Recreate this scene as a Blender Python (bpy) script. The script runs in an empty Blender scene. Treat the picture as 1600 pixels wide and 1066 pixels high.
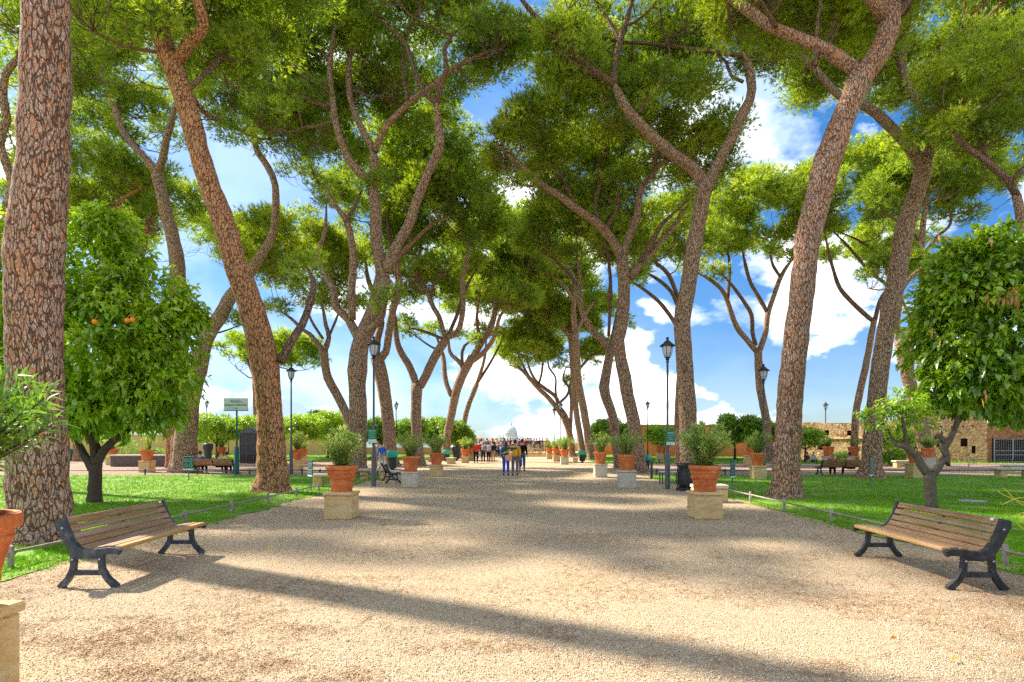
import bpy, math, random
import numpy as np
from mathutils import Vector, Matrix, noise
rad = math.radians
SC = bpy.context.scene
COL = SC.collection

# ------------------------------------------------------------------ camera
F, CX, HY, H = 880.0, 805.0, 692.0, 1.6      # focal length, vanishing point and eye height of the photograph
cam_d = bpy.data.cameras.new('camera')
cam = bpy.data.objects.new('camera', cam_d); COL.objects.link(cam)
cam_d.sensor_width = 36.0
cam_d.lens = 36.0 * F / 1600.0
cam_d.shift_x = -(CX - 800.0) / 1600.0
cam_d.shift_y = (HY - 533.0) / 1600.0
cam_d.clip_start = 0.05; cam_d.clip_end = 30000
cam.location = (0, 0, H); cam.rotation_euler = (rad(90), 0, 0)
SC.camera = cam

# ------------------------------------------------------------------ light
SUN_EL = rad(43.0)
sx, sy = -0.875, 0.485
sun_to = Vector((sx * math.cos(SUN_EL), sy * math.cos(SUN_EL), math.sin(SUN_EL))).normalized()
sd = bpy.data.lights.new('sun', 'SUN'); sd.energy = 2.15; sd.angle = rad(1.6); sd.color = (1.0, 0.93, 0.80)
so = bpy.data.objects.new('sun', sd); COL.objects.link(so)
so.rotation_euler = sun_to.to_track_quat('Z', 'Y').to_euler()

SC.view_settings.view_transform = 'Standard'
SC.view_settings.look = 'None'
SC.view_settings.exposure = 2.52
SC.view_settings.gamma = 1.0

w = bpy.data.worlds.new('World'); SC.world = w; w.use_nodes = True
nt = w.node_tree; nt.nodes.clear()
def WN(t, **k):
    n = nt.nodes.new(t)
    for a, b in k.items(): setattr(n, a, b)
    return n
WL = nt.links.new
sky = WN('ShaderNodeTexSky', sky_type='NISHITA', sun_disc=False, sun_elevation=SUN_EL,
         sun_rotation=math.atan2(sx, sy), air_density=1.0, dust_density=0.3, ozone_density=3.0)
hs = WN('ShaderNodeHueSaturation'); hs.inputs['Saturation'].default_value = 1.3; hs.inputs['Hue'].default_value = 0.5
bg1 = WN('ShaderNodeBackground'); bg1.inputs[1].default_value = 0.05; hs.inputs['Value'].default_value = 0.80; hs.inputs['Saturation'].default_value = 1.32
WL(sky.outputs[0], hs.inputs['Color'])
tc = WN('ShaderNodeTexCoord')
mp = WN('ShaderNodeMapping'); mp.inputs['Scale'].default_value = (1.0, 1.0, 1.9); mp.inputs['Location'].default_value = (3.7, 1.2, 0.3)
n1 = WN('ShaderNodeTexNoise'); n1.inputs['Scale'].default_value = 2.7; n1.inputs['Detail'].default_value = 9; n1.inputs['Roughness'].default_value = 0.55
n2 = WN('ShaderNodeTexNoise'); n2.inputs['Scale'].default_value = 5.0; n2.inputs['Detail'].default_value = 7
WL(tc.outputs['Generated'], mp.inputs[0]); WL(mp.outputs[0], n1.inputs[0]); WL(mp.outputs[0], n2.inputs[0])
cr = WN('ShaderNodeValToRGB'); cr.color_ramp.elements[0].position = 0.492; cr.color_ramp.elements[1].position = 0.54
WL(n1.outputs[0], cr.inputs[0])
# thicker cloud towards the horizon
sep = WN('ShaderNodeSeparateXYZ'); WL(tc.outputs['Generated'], sep.inputs[0])
hr = WN('ShaderNodeMapRange'); hr.inputs[1].default_value = 0.0; hr.inputs[2].default_value = 0.30; hr.inputs[3].default_value = 0.10; hr.inputs[4].default_value = 0.0
WL(sep.outputs[2], hr.inputs[0])
# the left (sunward) half of the sky holds more cloud
lr = WN('ShaderNodeMapRange'); lr.inputs[1].default_value = -0.5; lr.inputs[2].default_value = 0.3; lr.inputs[3].default_value = 0.18; lr.inputs[4].default_value = 0.0
WL(sep.outputs[0], lr.inputs[0])
# keep the low sky a clear pale blue
ht = WN('ShaderNodeValToRGB'); ht.color_ramp.elements[0].position = 0.0; ht.color_ramp.elements[0].color = (.36, .46, .60, 1); ht.color_ramp.elements[1].position = .55; ht.color_ramp.elements[1].color = (1, 1, 1, 1)
WL(sep.outputs[2], ht.inputs[0])
tm = WN('ShaderNodeMix', data_type='RGBA', blend_type='MULTIPLY'); tm.inputs[0].default_value = 1.0; WL(hs.outputs[0], tm.inputs[6]); WL(ht.outputs[0], tm.inputs[7]); WL(tm.outputs[2], bg1.inputs[0])
add = WN('ShaderNodeMath', operation='ADD', use_clamp=True); WL(cr.outputs[0], add.inputs[0]); WL(hr.outputs[0], add.inputs[1])
add2 = WN('ShaderNodeMath', operation='ADD', use_clamp=True); WL(add.outputs[0], add2.inputs[0]); WL(lr.outputs[0], add2.inputs[1])
cc = WN('ShaderNodeValToRGB')
cc.color_ramp.elements[0].position = 0.40; cc.color_ramp.elements[0].color = (0.24, 0.32, 0.44, 1)
cc.color_ramp.elements[1].position = 0.64; cc.color_ramp.elements[1].color = (1, 1, 1, 1)
WL(n2.outputs[0], cc.inputs[0])
bg2 = WN('ShaderNodeBackground'); bg2.inputs[1].default_value = 0.50
WL(cc.outputs[0], bg2.inputs[0])
mx = WN('ShaderNodeMixShader'); out = WN('ShaderNodeOutputWorld')
WL(add2.outputs[0], mx.inputs[0]); WL(bg1.outputs[0], mx.inputs[1]); WL(bg2.outputs[0], mx.inputs[2]); WL(mx.outputs[0], out.inputs[0])

SC.cycles.max_bounces = 8
SC.cycles.diffuse_bounces = 4
SC.cycles.transmission_bounces = 4
SC.cycles.use_denoising = False

# ------------------------------------------------------------------ helpers
def P(px, py, Y): return Vector(((px - CX) * Y / F, Y, H - (py - HY) * Y / F))
def GX(px, Y): return (px - CX) * Y / F
def GY(py): return F * H / (py - HY)
def tag(o, label=None, cat=None, group=None, kind=None):
    if label: o['label'] = label
    if cat: o['category'] = cat
    if group: o['group'] = group
    if kind: o['kind'] = kind
    return o
def empty(name, loc=(0, 0, 0), rz=0.0, label=None, cat=None, group=None):
    o = bpy.data.objects.new(name, None); COL.objects.link(o)
    o.empty_display_size = 0.2
    o.location = loc; o.rotation_euler = (0, 0, rz)
    return tag(o, label, cat, group)
def copy_tree(o, parent=None):
    c = o.copy(); COL.objects.link(c)
    if parent: c.parent = parent
    for ch in o.children: copy_tree(ch, c)
    return c
def dup(root, loc, rz=0.0, label=None, group=None, scale=None):
    r = copy_tree(root); r.location = loc; r.rotation_euler = (0, 0, rz)
    if label: r['label'] = label
    if group: r['group'] = group
    if scale: r.scale = scale
    return r

class MB:
    def __init__(s): s.v = []; s.f = []
    def add(s, vs, fs):
        k = len(s.v); s.v += [tuple(v) for v in vs]; s.f += [tuple(i + k for i in f) for f in fs]; return s
    def box(s, c, d, rz=0.0, bev=0.0, M=None):
        x, y, z = d[0] / 2, d[1] / 2, d[2] / 2
        if bev <= 0:
            vs = [(-x,-y,-z),(x,-y,-z),(x,y,-z),(-x,y,-z),(-x,-y,z),(x,-y,z),(x,y,z),(-x,y,z)]
            fs = [(0,3,2,1),(4,5,6,7),(0,1,5,4),(1,2,6,5),(2,3,7,6),(3,0,4,7)]
        else:
            b = min(bev, x * .9, y * .9, z * .9); vs = []; fs = []
            idx = {}
            for ix in (-1, 1):
                for iy in (-1, 1):
                    for iz in (-1, 1):
                        for a in range(3):
                            p = [ix * x, iy * y, iz * z]
                            for q in range(3):
                                if q != a: p[q] -= (ix, iy, iz)[q] * b
                            idx[(ix, iy, iz, a)] = len(vs); vs.append(tuple(p))
            S = (-1, 1)
            for sg in S:
                fs.append([idx[(sg, -1, -1, 0)], idx[(sg, 1, -1, 0)], idx[(sg, 1, 1, 0)], idx[(sg, -1, 1, 0)]])
                fs.append([idx[(-1, sg, -1, 1)], idx[(1, sg, -1, 1)], idx[(1, sg, 1, 1)], idx[(-1, sg, 1, 1)]])
                fs.append([idx[(-1, -1, sg, 2)], idx[(1, -1, sg, 2)], idx[(1, 1, sg, 2)], idx[(-1, 1, sg, 2)]])
            for a in S:
                for c2 in S:
                    fs.append([idx[(a, c2, -1, 0)], idx[(a, c2, 1, 0)], idx[(a, c2, 1, 1)], idx[(a, c2, -1, 1)]])
                    fs.append([idx[(a, -1, c2, 0)], idx[(a, 1, c2, 0)], idx[(a, 1, c2, 2)], idx[(a, -1, c2, 2)]])
                    fs.append([idx[(-1, a, c2, 1)], idx[(1, a, c2, 1)], idx[(1, a, c2, 2)], idx[(-1, a, c2, 2)]])
                    for e in S: fs.append([idx[(a, c2, e, 0)], idx[(a, c2, e, 1)], idx[(a, c2, e, 2)]])
            # orient outwards
            nf = []
            for f in fs:
                ps = [Vector(vs[i]) for i in f]; n = (ps[1] - ps[0]).cross(ps[2] - ps[0]); m = sum(ps, Vector()) / len(ps)
                nf.append(tuple(f) if n.dot(m) > 0 else tuple(reversed(f)))
            fs = nf
        R = M if M is not None else Matrix.Rotation(rz, 4, 'Z')
        c = Vector(c)
        return s.add([(R @ Vector(v)) + c for v in vs], fs)
    def tube(s, pts, rr, n=8, cap=True, flat=1.0, jit=0.0, lob=None):
        pts = [Vector(p) for p in pts]; vs = []; fs = []
        if not hasattr(rr, '__len__'): rr = [rr] * len(pts)
        t = (pts[1] - pts[0]).normalized()
        u = t.orthogonal().normalized()
        for i, p in enumerate(pts):
            if i == 0: t2 = (pts[1] - pts[0])
            elif i == len(pts) - 1: t2 = (pts[i] - pts[i - 1])
            else: t2 = (pts[i + 1] - pts[i - 1])
            if t2.length < 1e-9: t2 = t.copy()
            t2.normalize()
            q = t.rotation_difference(t2); u = (q @ u); u = (u - t2 * u.dot(t2)).normalized(); t = t2
            b = t.cross(u)
            for k in range(n):
                a = 2 * math.pi * k / n; r = rr[i]
                d = u * math.cos(a) + b * math.sin(a) * flat
                if jit: r *= 1 + jit * noise.noise((p + d * rr[i]) * lob)
                vs.append(p + d * r)
        for i in range(len(pts) - 1):
            for k in range(n):
                a = i * n + k; b2 = i * n + (k + 1) % n
                fs.append((a, b2, b2 + n, a + n))
        if cap: fs.append(tuple(reversed(range(n)))); fs.append(tuple(range((len(pts) - 1) * n, len(pts) * n)))
        return s.add(vs, fs)
    def lathe(s, prof, n=24, c=(0, 0, 0), closed=False):
        vs = []; fs = []
        for (r, z) in prof:
            for k in range(n):
                a = 2 * math.pi * k / n; vs.append((c[0] + r * math.cos(a), c[1] + r * math.sin(a), c[2] + z))
        m = len(prof)
        for i in range(m - 1):
            for k in range(n): fs.append((i * n + k, i * n + (k + 1) % n, (i + 1) * n + (k + 1) % n, (i + 1) * n + k))
        if prof[0][0] > 1e-4: fs.append(tuple(reversed(range(n))))
        if prof[-1][0] > 1e-4: fs.append(tuple(range((m - 1) * n, m * n)))
        return s.add(vs, fs)
    def ribbon(s, pts, wid, x0, x1):      # flat bar following pts (y,z) in the YZ plane, from x0 to x1
        n = len(pts); L = []; Rr = []
        for i, (y, z) in enumerate(pts):
            a = pts[max(i - 1, 0)]; b = pts[min(i + 1, n - 1)]
            t = Vector((b[0] - a[0], b[1] - a[1])); t.normalize(); nn = Vector((-t[1], t[0])); wd = (wid[i] if hasattr(wid, '__len__') else wid) / 2
            L.append((y + nn[0] * wd, z + nn[1] * wd)); Rr.append((y - nn[0] * wd, z - nn[1] * wd))
        vs = []; fs = []
        for i in range(n):
            vs += [(x0, *L[i]), (x0, *Rr[i]), (x1, *Rr[i]), (x1, *L[i])]
        for i in range(n - 1):
            a = i * 4
            for k in range(4): fs.append((a + k, a + (k + 1) % 4, a + 4 + (k + 1) % 4, a + 4 + k))
        fs.append((3, 2, 1, 0)); a = (n - 1) * 4; fs.append((a, a + 1, a + 2, a + 3))
        return s.add(vs, fs)
    def ball(s, c, r, n=12, m=8, sq=(1, 1, 1)):
        prof = [(math.sin(math.pi * i / m), -math.cos(math.pi * i / m)) for i in range(m + 1)]
        vs = []; fs = []
        for (q, z) in prof:
            for k in range(n):
                a = 2 * math.pi * k / n
                vs.append((c[0] + r * q * math.cos(a) * sq[0], c[1] + r * q * math.sin(a) * sq[1], c[2] + r * z * sq[2]))
        for i in range(m):
            for k in range(n): fs.append((i * n + k, i * n + (k + 1) % n, (i + 1) * n + (k + 1) % n, (i + 1) * n + k))
        return s.add(vs, fs)
    def build(s, name, m, parent=None, smooth=False, label=None):
        me = bpy.data.meshes.new(name); me.from_pydata(s.v, [], s.f); me.update()
        if smooth:
            me.polygons.foreach_set('use_smooth', [True] * len(me.polygons))
            if smooth != True:
                me.set_sharp_from_angle(angle=rad(smooth))
        o = bpy.data.objects.new(name, me); COL.objects.link(o)
        if m is not None: me.materials.append(m)
        if parent: o.parent = parent
        if label: o['label'] = label
        return o

def merged(name, items, parent):
    v = []; f = []; mi = []
    for k, (b, m) in enumerate(items): n = len(v); v += b.v; f += [tuple(i + n for i in q) for q in b.f]; mi += [k] * len(b.f)
    me = bpy.data.meshes.new(name); me.from_pydata(v, [], f)
    for b, m in items: me.materials.append(m)
    me.polygons.foreach_set('material_index', mi); me.polygons.foreach_set('use_smooth', [True] * len(f)); me.update()
    o = bpy.data.objects.new(name, me); COL.objects.link(o); o.parent = parent; return o

def np_mesh(name, V, Fc, m, parent=None, smooth=False):
    """V (n,3) float, Fc (k,s) int with s = 3 or 4"""
    me = bpy.data.meshes.new(name)
    V = np.ascontiguousarray(V, dtype=np.float32); Fc = np.ascontiguousarray(Fc, dtype=np.int32)
    k, s_ = Fc.shape
    me.vertices.add(len(V)); me.vertices.foreach_set('co', V.ravel())
    me.loops.add(k * s_); me.loops.foreach_set('vertex_index', Fc.ravel())
    me.polygons.add(k); me.polygons.foreach_set('loop_start', np.arange(0, k * s_, s_, dtype=np.int32))
    if smooth: me.polygons.foreach_set('use_smooth', np.ones(k, dtype=bool))
    me.update(calc_edges=True)
    me.materials.append(m)
    o = bpy.data.objects.new(name, me); COL.objects.link(o)
    if parent: o.parent = parent
    return o
def nrm(a): return a / np.maximum(np.linalg.norm(a, axis=-1, keepdims=True), 1e-9)

def needles(C, D, L, W, k, spread, rng):
    N = len(C)
    d = nrm(np.repeat(D, k, 0) + spread * rng.normal(size=(N * k, 3)))
    c = np.repeat(C, k, 0)
    sd_ = nrm(np.cross(d, rng.normal(size=(N * k, 3))))
    l = (L if np.ndim(L) == 0 else np.repeat(L, k)[:, None]) * rng.uniform(.7, 1.15, size=(N * k, 1))
    V = np.empty((N * k, 3, 3), np.float32)
    V[:, 0] = c - sd_ * W / 2; V[:, 1] = c + sd_ * W / 2; V[:, 2] = c + d * l
    return V.reshape(-1, 3), np.arange(N * k * 3).reshape(-1, 3)
def leaves(C, D, L, W, rng, droop=0.25, up=(0, 0, 1)):
    """folded lance / oval leaves: 5 verts, 4 tris"""
    N = len(C); D = nrm(D)
    l = L * rng.uniform(.65, 1.15, size=(N, 1)); wd = W * rng.uniform(.8, 1.15, size=(N, 1))
    U = np.array(up) + .45 * rng.normal(size=(N, 3))
    sd_ = nrm(np.cross(D, U)); nn = nrm(np.cross(sd_, D))
    V = np.empty((N, 5, 3), np.float32)
    V[:, 0] = C; mid = C + D * l * .5
    V[:, 1] = mid - sd_ * wd / 2 + nn * wd * .18; V[:, 2] = mid + sd_ * wd / 2 + nn * wd * .18; V[:, 4] = mid
    V[:, 3] = C + D * l - np.array([0, 0, 1]) * droop * l
    b = (np.arange(N) * 5)[:, None, None]
    Fc = b + np.array([[0, 2, 4], [0, 4, 1], [2, 3, 4], [4, 3, 1]])[None]
    return V.reshape(-1, 3), Fc.reshape(-1, 3)
def join_np(parts):
    V = []; Fc = []; k = 0
    for v, f in parts: V.append(v); Fc.append(f + k); k += len(v)
    return np.concatenate(V), np.concatenate(Fc)

# ------------------------------------------------------------------ materials
class NT:
    def __init__(s, name):
        s.m = bpy.data.materials.new(name); s.m.use_nodes = True; s.t = s.m.node_tree; s.t.nodes.clear()
        s.out = s.n('ShaderNodeOutputMaterial'); s.tc = s.n('ShaderNodeTexCoord')
    def n(s, t, **k):
        a = s.t.nodes.new(t)
        for x, y in k.items(): setattr(a, x, y)
        return a
    def l(s, a, b): s.t.links.new(a, b)
    def map(s, sc=(1, 1, 1), src='Object', loc=(0, 0, 0)):
        m = s.n('ShaderNodeMapping'); m.inputs['Scale'].default_value = sc; m.inputs['Location'].default_value = loc
        if src == 'Object':
            oi = s.n('ShaderNodeObjectInfo'); va = s.n('ShaderNodeVectorMath', operation='ADD'); s.l(s.tc.outputs[src], va.inputs[0]); s.l(oi.outputs['Location'], va.inputs[1]); s.l(va.outputs[0], m.inputs[0])
        else: s.l(s.tc.outputs[src], m.inputs[0])
        return m.outputs[0]
    def noise(s, vec, sc, det=4, rough=.55, dist=0.0):
        a = s.n('ShaderNodeTexNoise'); a.inputs['Scale'].default_value = sc; a.inputs['Detail'].default_value = det
        a.inputs['Roughness'].default_value = rough; a.inputs['Distortion'].default_value = dist; s.l(vec, a.inputs[0]); return a
    def vor(s, vec, sc, feat='F1', rnd=1.0):
        a = s.n('ShaderNodeTexVoronoi', feature=feat); a.inputs['Scale'].default_value = sc; a.inputs['Randomness'].default_value = rnd
        s.l(vec, a.inputs['Vector']); return a
    def ramp(s, fac, stops, interp='LINEAR'):
        r = s.n('ShaderNodeValToRGB'); e = r.color_ramp.elements; r.color_ramp.interpolation = interp
        while len(e) < len(stops): e.new(0.5)
        for i, (p, c) in enumerate(stops): e[i].position = p; e[i].color = (*c, 1) if len(c) == 3 else c
        s.l(fac, r.inputs[0]); return r.outputs[0]
    def mix(s, fac, a, b, bt='MIX'):
        x = s.n('ShaderNodeMix', data_type='RGBA', blend_type=bt)
        for sk, v in ((x.inputs[0], fac), (x.inputs[6], a), (x.inputs[7], b)):
            if hasattr(v, 'is_linked'): s.l(v, sk)
            elif isinstance(v, tuple): sk.default_value = (*v, 1) if len(v) == 3 else v
            else: sk.default_value = v
        return x.outputs[2]
    def math(s, op, a, b=0.0, clamp=False):
        x = s.n('ShaderNodeMath', operation=op, use_clamp=clamp)
        for sk, v in ((x.inputs[0], a), (x.inputs[1], b)):
            if hasattr(v, 'is_linked'): s.l(v, sk)
            else: sk.default_value = v
        return x.outputs[0]
    def bump(s, h, st=.5, dist=.02, nrm_=None):
        b = s.n('ShaderNodeBump'); b.inputs['Strength'].default_value = st; b.inputs['Distance'].default_value = dist
        s.l(h, b.inputs['Height'])
        if nrm_ is not None: s.l(nrm_, b.inputs['Normal'])
        return b.outputs[0]
    def pbr(s, col, rough=.7, metal=0.0, normal=None, spec=.3, emis=None):
        p = s.n('ShaderNodeBsdfPrincipled')
        if hasattr(col, 'is_linked'): s.l(col, p.inputs['Base Color'])
        else: p.inputs['Base Color'].default_value = (*col, 1)
        if hasattr(rough, 'is_linked'): s.l(rough, p.inputs['Roughness'])
        else: p.inputs['Roughness'].default_value = rough
        p.inputs['Metallic'].default_value = metal; p.inputs['Specular IOR Level'].default_value = spec
        if normal is not None: s.l(normal, p.inputs['Normal'])
        s.l(p.outputs[0], s.out.inputs[0]); return s.m

def leaf_mat(name, stops, sc1=1.3, sc2=14, trans=.4, rough=.45, gloss=.06, src='Object'):
    t = NT(name); v = t.map(src=src)
    a = t.noise(v, sc1, 3); b = t.noise(v, sc2, 2)
    f = t.math('ADD', t.math('MULTIPLY', a.outputs[0], .5), t.math('MULTIPLY', b.outputs[0], .5))
    c = t.ramp(f, stops)
    d = t.n('ShaderNodeBsdfDiffuse'); tr = t.n('ShaderNodeBsdfTranslucent'); g = t.n('ShaderNodeBsdfGlossy')
    t.l(c, d.inputs[0]); c2 = t.mix(1.0, c, (1.35, 1.25, .5), 'MULTIPLY'); t.l(c2, tr.inputs[0]); g.inputs['Roughness'].default_value = rough
    m1 = t.n('ShaderNodeMixShader'); m1.inputs[0].default_value = trans; t.l(d.outputs[0], m1.inputs[1]); t.l(tr.outputs[0], m1.inputs[2])
    m2 = t.n('ShaderNodeMixShader'); m2.inputs[0].default_value = gloss; t.l(m1.outputs[0], m2.inputs[1]); t.l(g.outputs[0], m2.inputs[2])
    t.l(m2.outputs[0], t.out.inputs[0]); return t.m

def bark_mat(name, base_hi, base_lo, orange, amount, sc=1.0):
    t = NT(name); v0 = t.map((1, 1, .27))
    def warp(vec, s_, k):
        ns = t.noise(vec, s_, 4, .6); dv = t.n('ShaderNodeVectorMath', operation='MULTIPLY_ADD')
        t.l(ns.outputs['Color'], dv.inputs[0]); dv.inputs[1].default_value = (k, k, k); t.l(vec, dv.inputs[2]); return dv.outputs[0]
    v = warp(v0, 3.2 * sc, .30 / sc); v2 = warp(t.map((1, 1, .38)), 9 * sc, .10 / sc)
    ve = t.vor(v, 9.5 * sc, 'DISTANCE_TO_EDGE'); vc = t.vor(v, 9.5 * sc)
    ve2 = t.vor(v2, 27 * sc, 'DISTANCE_TO_EDGE'); vc2 = t.vor(v2, 27 * sc)
    fn = t.noise(v0, 34 * sc, 6, .7); big = t.noise(v0, 1.0, 3); md = t.noise(v0, 7 * sc, 5, .65)
    crack = t.math('SUBTRACT', ve.outputs[0], t.math('MULTIPLY', md.outputs[0], .075))
    crack = t.ramp(crack, [(0.0, (0, 0, 0)), (.06, (1, 1, 1))])
    crack2 = t.ramp(ve2.outputs[0], [(0.0, (.45, .45, .45)), (.14, (1, 1, 1))])
    s1 = t.n('ShaderNodeSeparateColor'); t.l(vc.outputs['Color'], s1.inputs[0])
    s2 = t.n('ShaderNodeSeparateColor'); t.l(vc2.outputs['Color'], s2.inputs[0])
    f = t.math('ADD', t.math('MULTIPLY', s2.outputs[1], .45), t.math('MULTIPLY', fn.outputs[0], .55))
    plate = t.ramp(f, [(.2, base_lo), (.5, tuple((x + y) / 2 for x, y in zip(base_lo, base_hi))), (.75, base_hi)])
    om = t.math('ADD', t.math('ADD', t.math('MULTIPLY', s2.outputs[0], .6), t.math('MULTIPLY', s1.outputs[0], .4)), t.math('MULTIPLY', big.outputs[0], .45))
    of = t.ramp(om, [(amount, (0, 0, 0)), (amount + .16, (.8, .8, .8))])
    plate = t.mix(of, plate, orange)
    dark = (base_lo[0] * .48, base_lo[1] * .40, base_lo[2] * .35)
    c = t.mix(crack, dark, plate)
    c = t.mix(.6, c, crack2, 'MULTIPLY')
    hgt = t.math('ADD', t.math('MULTIPLY', crack, .9), t.math('MULTIPLY', crack2, .3))
    hgt = t.math('ADD', hgt, t.math('MULTIPLY', fn.outputs[0], .45))
    hgt = t.math('ADD', hgt, t.math('MULTIPLY', s2.outputs[2], .35))
    return t.pbr(c, .9, normal=t.bump(hgt, 1.0, .04), spec=.15)

def plain(name, col, rough=.6, metal=0.0, var=.18, sc=6, bump=0.0, spec=.3, dirt=None):
    t = NT(name); v = t.map(); a = t.noise(v, sc, 5, .6)
    lo = tuple(x * (1 - var) for x in col); hi = tuple(min(1, x * (1 + var)) for x in col)
    c = t.ramp(a.outputs[0], [(.3, lo), (.7, hi)])
    if dirt:
        b = t.noise(v, sc * .5, 6, .7); c = t.mix(t.ramp(b.outputs[0], [(.5, (0, 0, 0)), (.68, (.8, .8, .8))]), c, dirt)
    n_ = t.bump(a.outputs[0], .4, bump) if bump else None
    return t.pbr(c, rough, metal, n_, spec)
# gravel: angular chips, pine litter in drifts
def gravel_mat(name, tone=(1, 1, 1), chips=70.0, litter=1.0):
    t = NT(name); v = t.map()
    ns = t.noise(v, 60, 2)
    dv = t.n('ShaderNodeVectorMath', operation='MULTIPLY_ADD'); t.l(ns.outputs['Color'], dv.inputs[0]); dv.inputs[1].default_value = (.01, .01, .01); t.l(v, dv.inputs[2])
    vo = t.vor(dv.outputs[0], chips); ve = t.vor(dv.outputs[0], chips, 'DISTANCE_TO_EDGE'); v2 = t.vor(v, chips * 2.1)
    sp = t.n('ShaderNodeSeparateColor'); t.l(vo.outputs['Color'], sp.inputs[0])
    k = lambda r, g, b: (r * tone[0], g * tone[1], b * tone[2])
    c = t.ramp(sp.outputs[0], [(0.0, k(.36, .26, .18)), (.2, k(.50, .40, .285)), (.5, k(.63, .515, .385)), (.8, k(.73, .63, .495)), (1.0, k(.82, .75, .63))])
    sp2 = t.n('ShaderNodeSeparateColor'); t.l(v2.outputs['Color'], sp2.inputs[0])
    c = t.mix(.3, c, t.ramp(sp2.outputs[1], [(0, k(.34, .25, .17)), (1, k(.78, .68, .53))]))
    gap = t.ramp(ve.outputs[0], [(0, (.50, .43, .37)), (.15, (1, 1, 1))])
    c = t.mix(1.0, c, gap, 'MULTIPLY')
    # litter of fallen needles: brown patches stretched across the walk
    vl = t.map((.55, 1.3, 1)); l1 = t.noise(vl, .55, 6, .62, .6); l2 = t.noise(t.map((6, 26, 1)), 3.0, 4, .7)
    lf = t.math('ADD', t.math('MULTIPLY', l1.outputs[0], .75), t.math('MULTIPLY', l2.outputs[0], .3))
    lm = t.ramp(lf, [(.50, (0, 0, 0)), (.74, (.34 * litter, .34 * litter, .34 * litter))])
    c = t.mix(lm, c, (.33, .215, .12))
    n3 = t.noise(v, .25, 4); c = t.mix(1.0, c, t.ramp(n3.outputs[0], [(.3, (.86, .86, .86)), (.7, (1.08, 1.05, 1.0))]), 'MULTIPLY')
    h = t.math('ADD', t.math('MULTIPLY', sp.outputs[1], .5), t.math('MULTIPLY', ve.outputs[0], 2.0))
    return t.pbr(c, .9, normal=t.bump(h, .9, .012), spec=.15)

M = {}
M['gravel'] = gravel_mat('gravel', (1.08, 1.01, .89))
M['path'] = gravel_mat('side_path', (.72, .62, .62), 55, .8)
M['pebble'] = plain('pebble', (.60, .50, .38), .85, 0, .4, 30)
def grass_mat(name, k=1.0):
    t = NT(name); v = t.map(); a = t.noise(v, .5, 5, .6); b = t.noise(v, 9, 4, .7)
    f = t.math('ADD', t.math('MULTIPLY', a.outputs[0], .6), t.math('MULTIPLY', b.outputs[0], .4))
    c = t.ramp(f, [(.34, (.085 * k, .21 * k, .010)), (.5, (.15 * k, .34 * k, .012)), (.66, (.27 * k, .46 * k, .018))])
    e1 = t.noise(v, 1.7, 5, .7); c = t.mix(t.ramp(e1.outputs[0], [(.54, (0, 0, 0)), (.72, (.6, .6, .6))]), c, (.38, .40, .06))
    d = t.n('ShaderNodeBsdfDiffuse'); tr = t.n('ShaderNodeBsdfTranslucent'); t.l(c, d.inputs[0]); t.l(c, tr.inputs[0])
    m = t.n('ShaderNodeMixShader'); m.inputs[0].default_value = .3; t.l(d.outputs[0], m.inputs[1]); t.l(tr.outputs[0], m.inputs[2]); t.l(m.outputs[0], t.out.inputs[0]); return t.m
M['lawn'] = plain('lawn_base', (.13, .25, .018), .95, 0, .35, 3, .02, dirt=(.22, .17, .07))
M['grass'] = grass_mat('grass_blades', 1.15)
M['bark'] = bark_mat('pine_bark', (.78, .55, .37), (.38, .22, .14), (.74, .33, .14), .95, 1.7)
M['bark_near'] = bark_mat('pine_bark_near', (.82, .57, .41), (.40, .235, .16), (.80, .28, .09), .82, 1.75)
M['bark_orange'] = bark_mat('pine_bark_rust', (.84, .50, .27), (.46, .21, .11), (.82, .36, .13), .68, 1.5)
M['bark_limb'] = bark_mat('pine_bark_limb', (.58, .37, .245), (.22, .12, .08), (.60, .25, .12), 1.02, 2.0)
M['limb'] = plain('pine_limb_bark', (.17, .095, .065), .9, 0, .5, 14, .02)
M['twig'] = plain('pine_twig_bark', (.11, .062, .042), .9, 0, .3, 8)
M['needle'] = leaf_mat('pine_needles', [(.34, (.085, .155, .015)), (.5, (.25, .375, .028)), (.66, (.55, .64, .055))], .55, 6, .56, .5, .04)
M['needle_b'] = leaf_mat('pine_needles_fresh', [(.34, (.12, .20, .017)), (.5, (.31, .43, .03)), (.66, (.60, .68, .06))], .6, 6, .56, .5, .04)
M['orange_leaf'] = leaf_mat('orange_leaf', [(.34, (.11, .22, .012)), (.5, (.28, .46, .018)), (.66, (.60, .72, .04))], 1.1, 12, .42, .35, .07)
M['orange_leaf_dark'] = leaf_mat('orange_leaf_dark', [(.36, (.075, .17, .011)), (.5, (.20, .36, .016)), (.66, (.48, .62, .035))], 1.3, 12, .40, .35, .07)
M['oleander'] = leaf_mat('oleander_leaf', [(.32, (.10, .22, .03)), (.46, (.26, .42, .07)), (.56, (.46, .54, .14)), (.66, (.70, .58, .22))], 3, 26, .35, .4, .06)
M['oleander_green'] = leaf_mat('oleander_green', [(.32, (.06, .16, .02)), (.5, (.16, .32, .04)), (.62, (.30, .46, .07)), (.72, (.62, .50, .08))], 3, 20, .35, .4, .06)
M['yellow_leaf'] = leaf_mat('yellow_leaf', [(.4, (.62, .40, .02)), (.6, (.75, .55, .05))], 3, 20, .3, .4, .05)
M['dry_leaf'] = leaf_mat('dry_leaf', [(.4, (.45, .18, .04)), (.6, (.60, .28, .08))], 3, 20, .3, .4, .05)
M['citrus_bark'] = plain('citrus_bark', (.15, .11, .08), .9, 0, .45, 18, .015, dirt=(.07, .05, .04))
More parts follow.
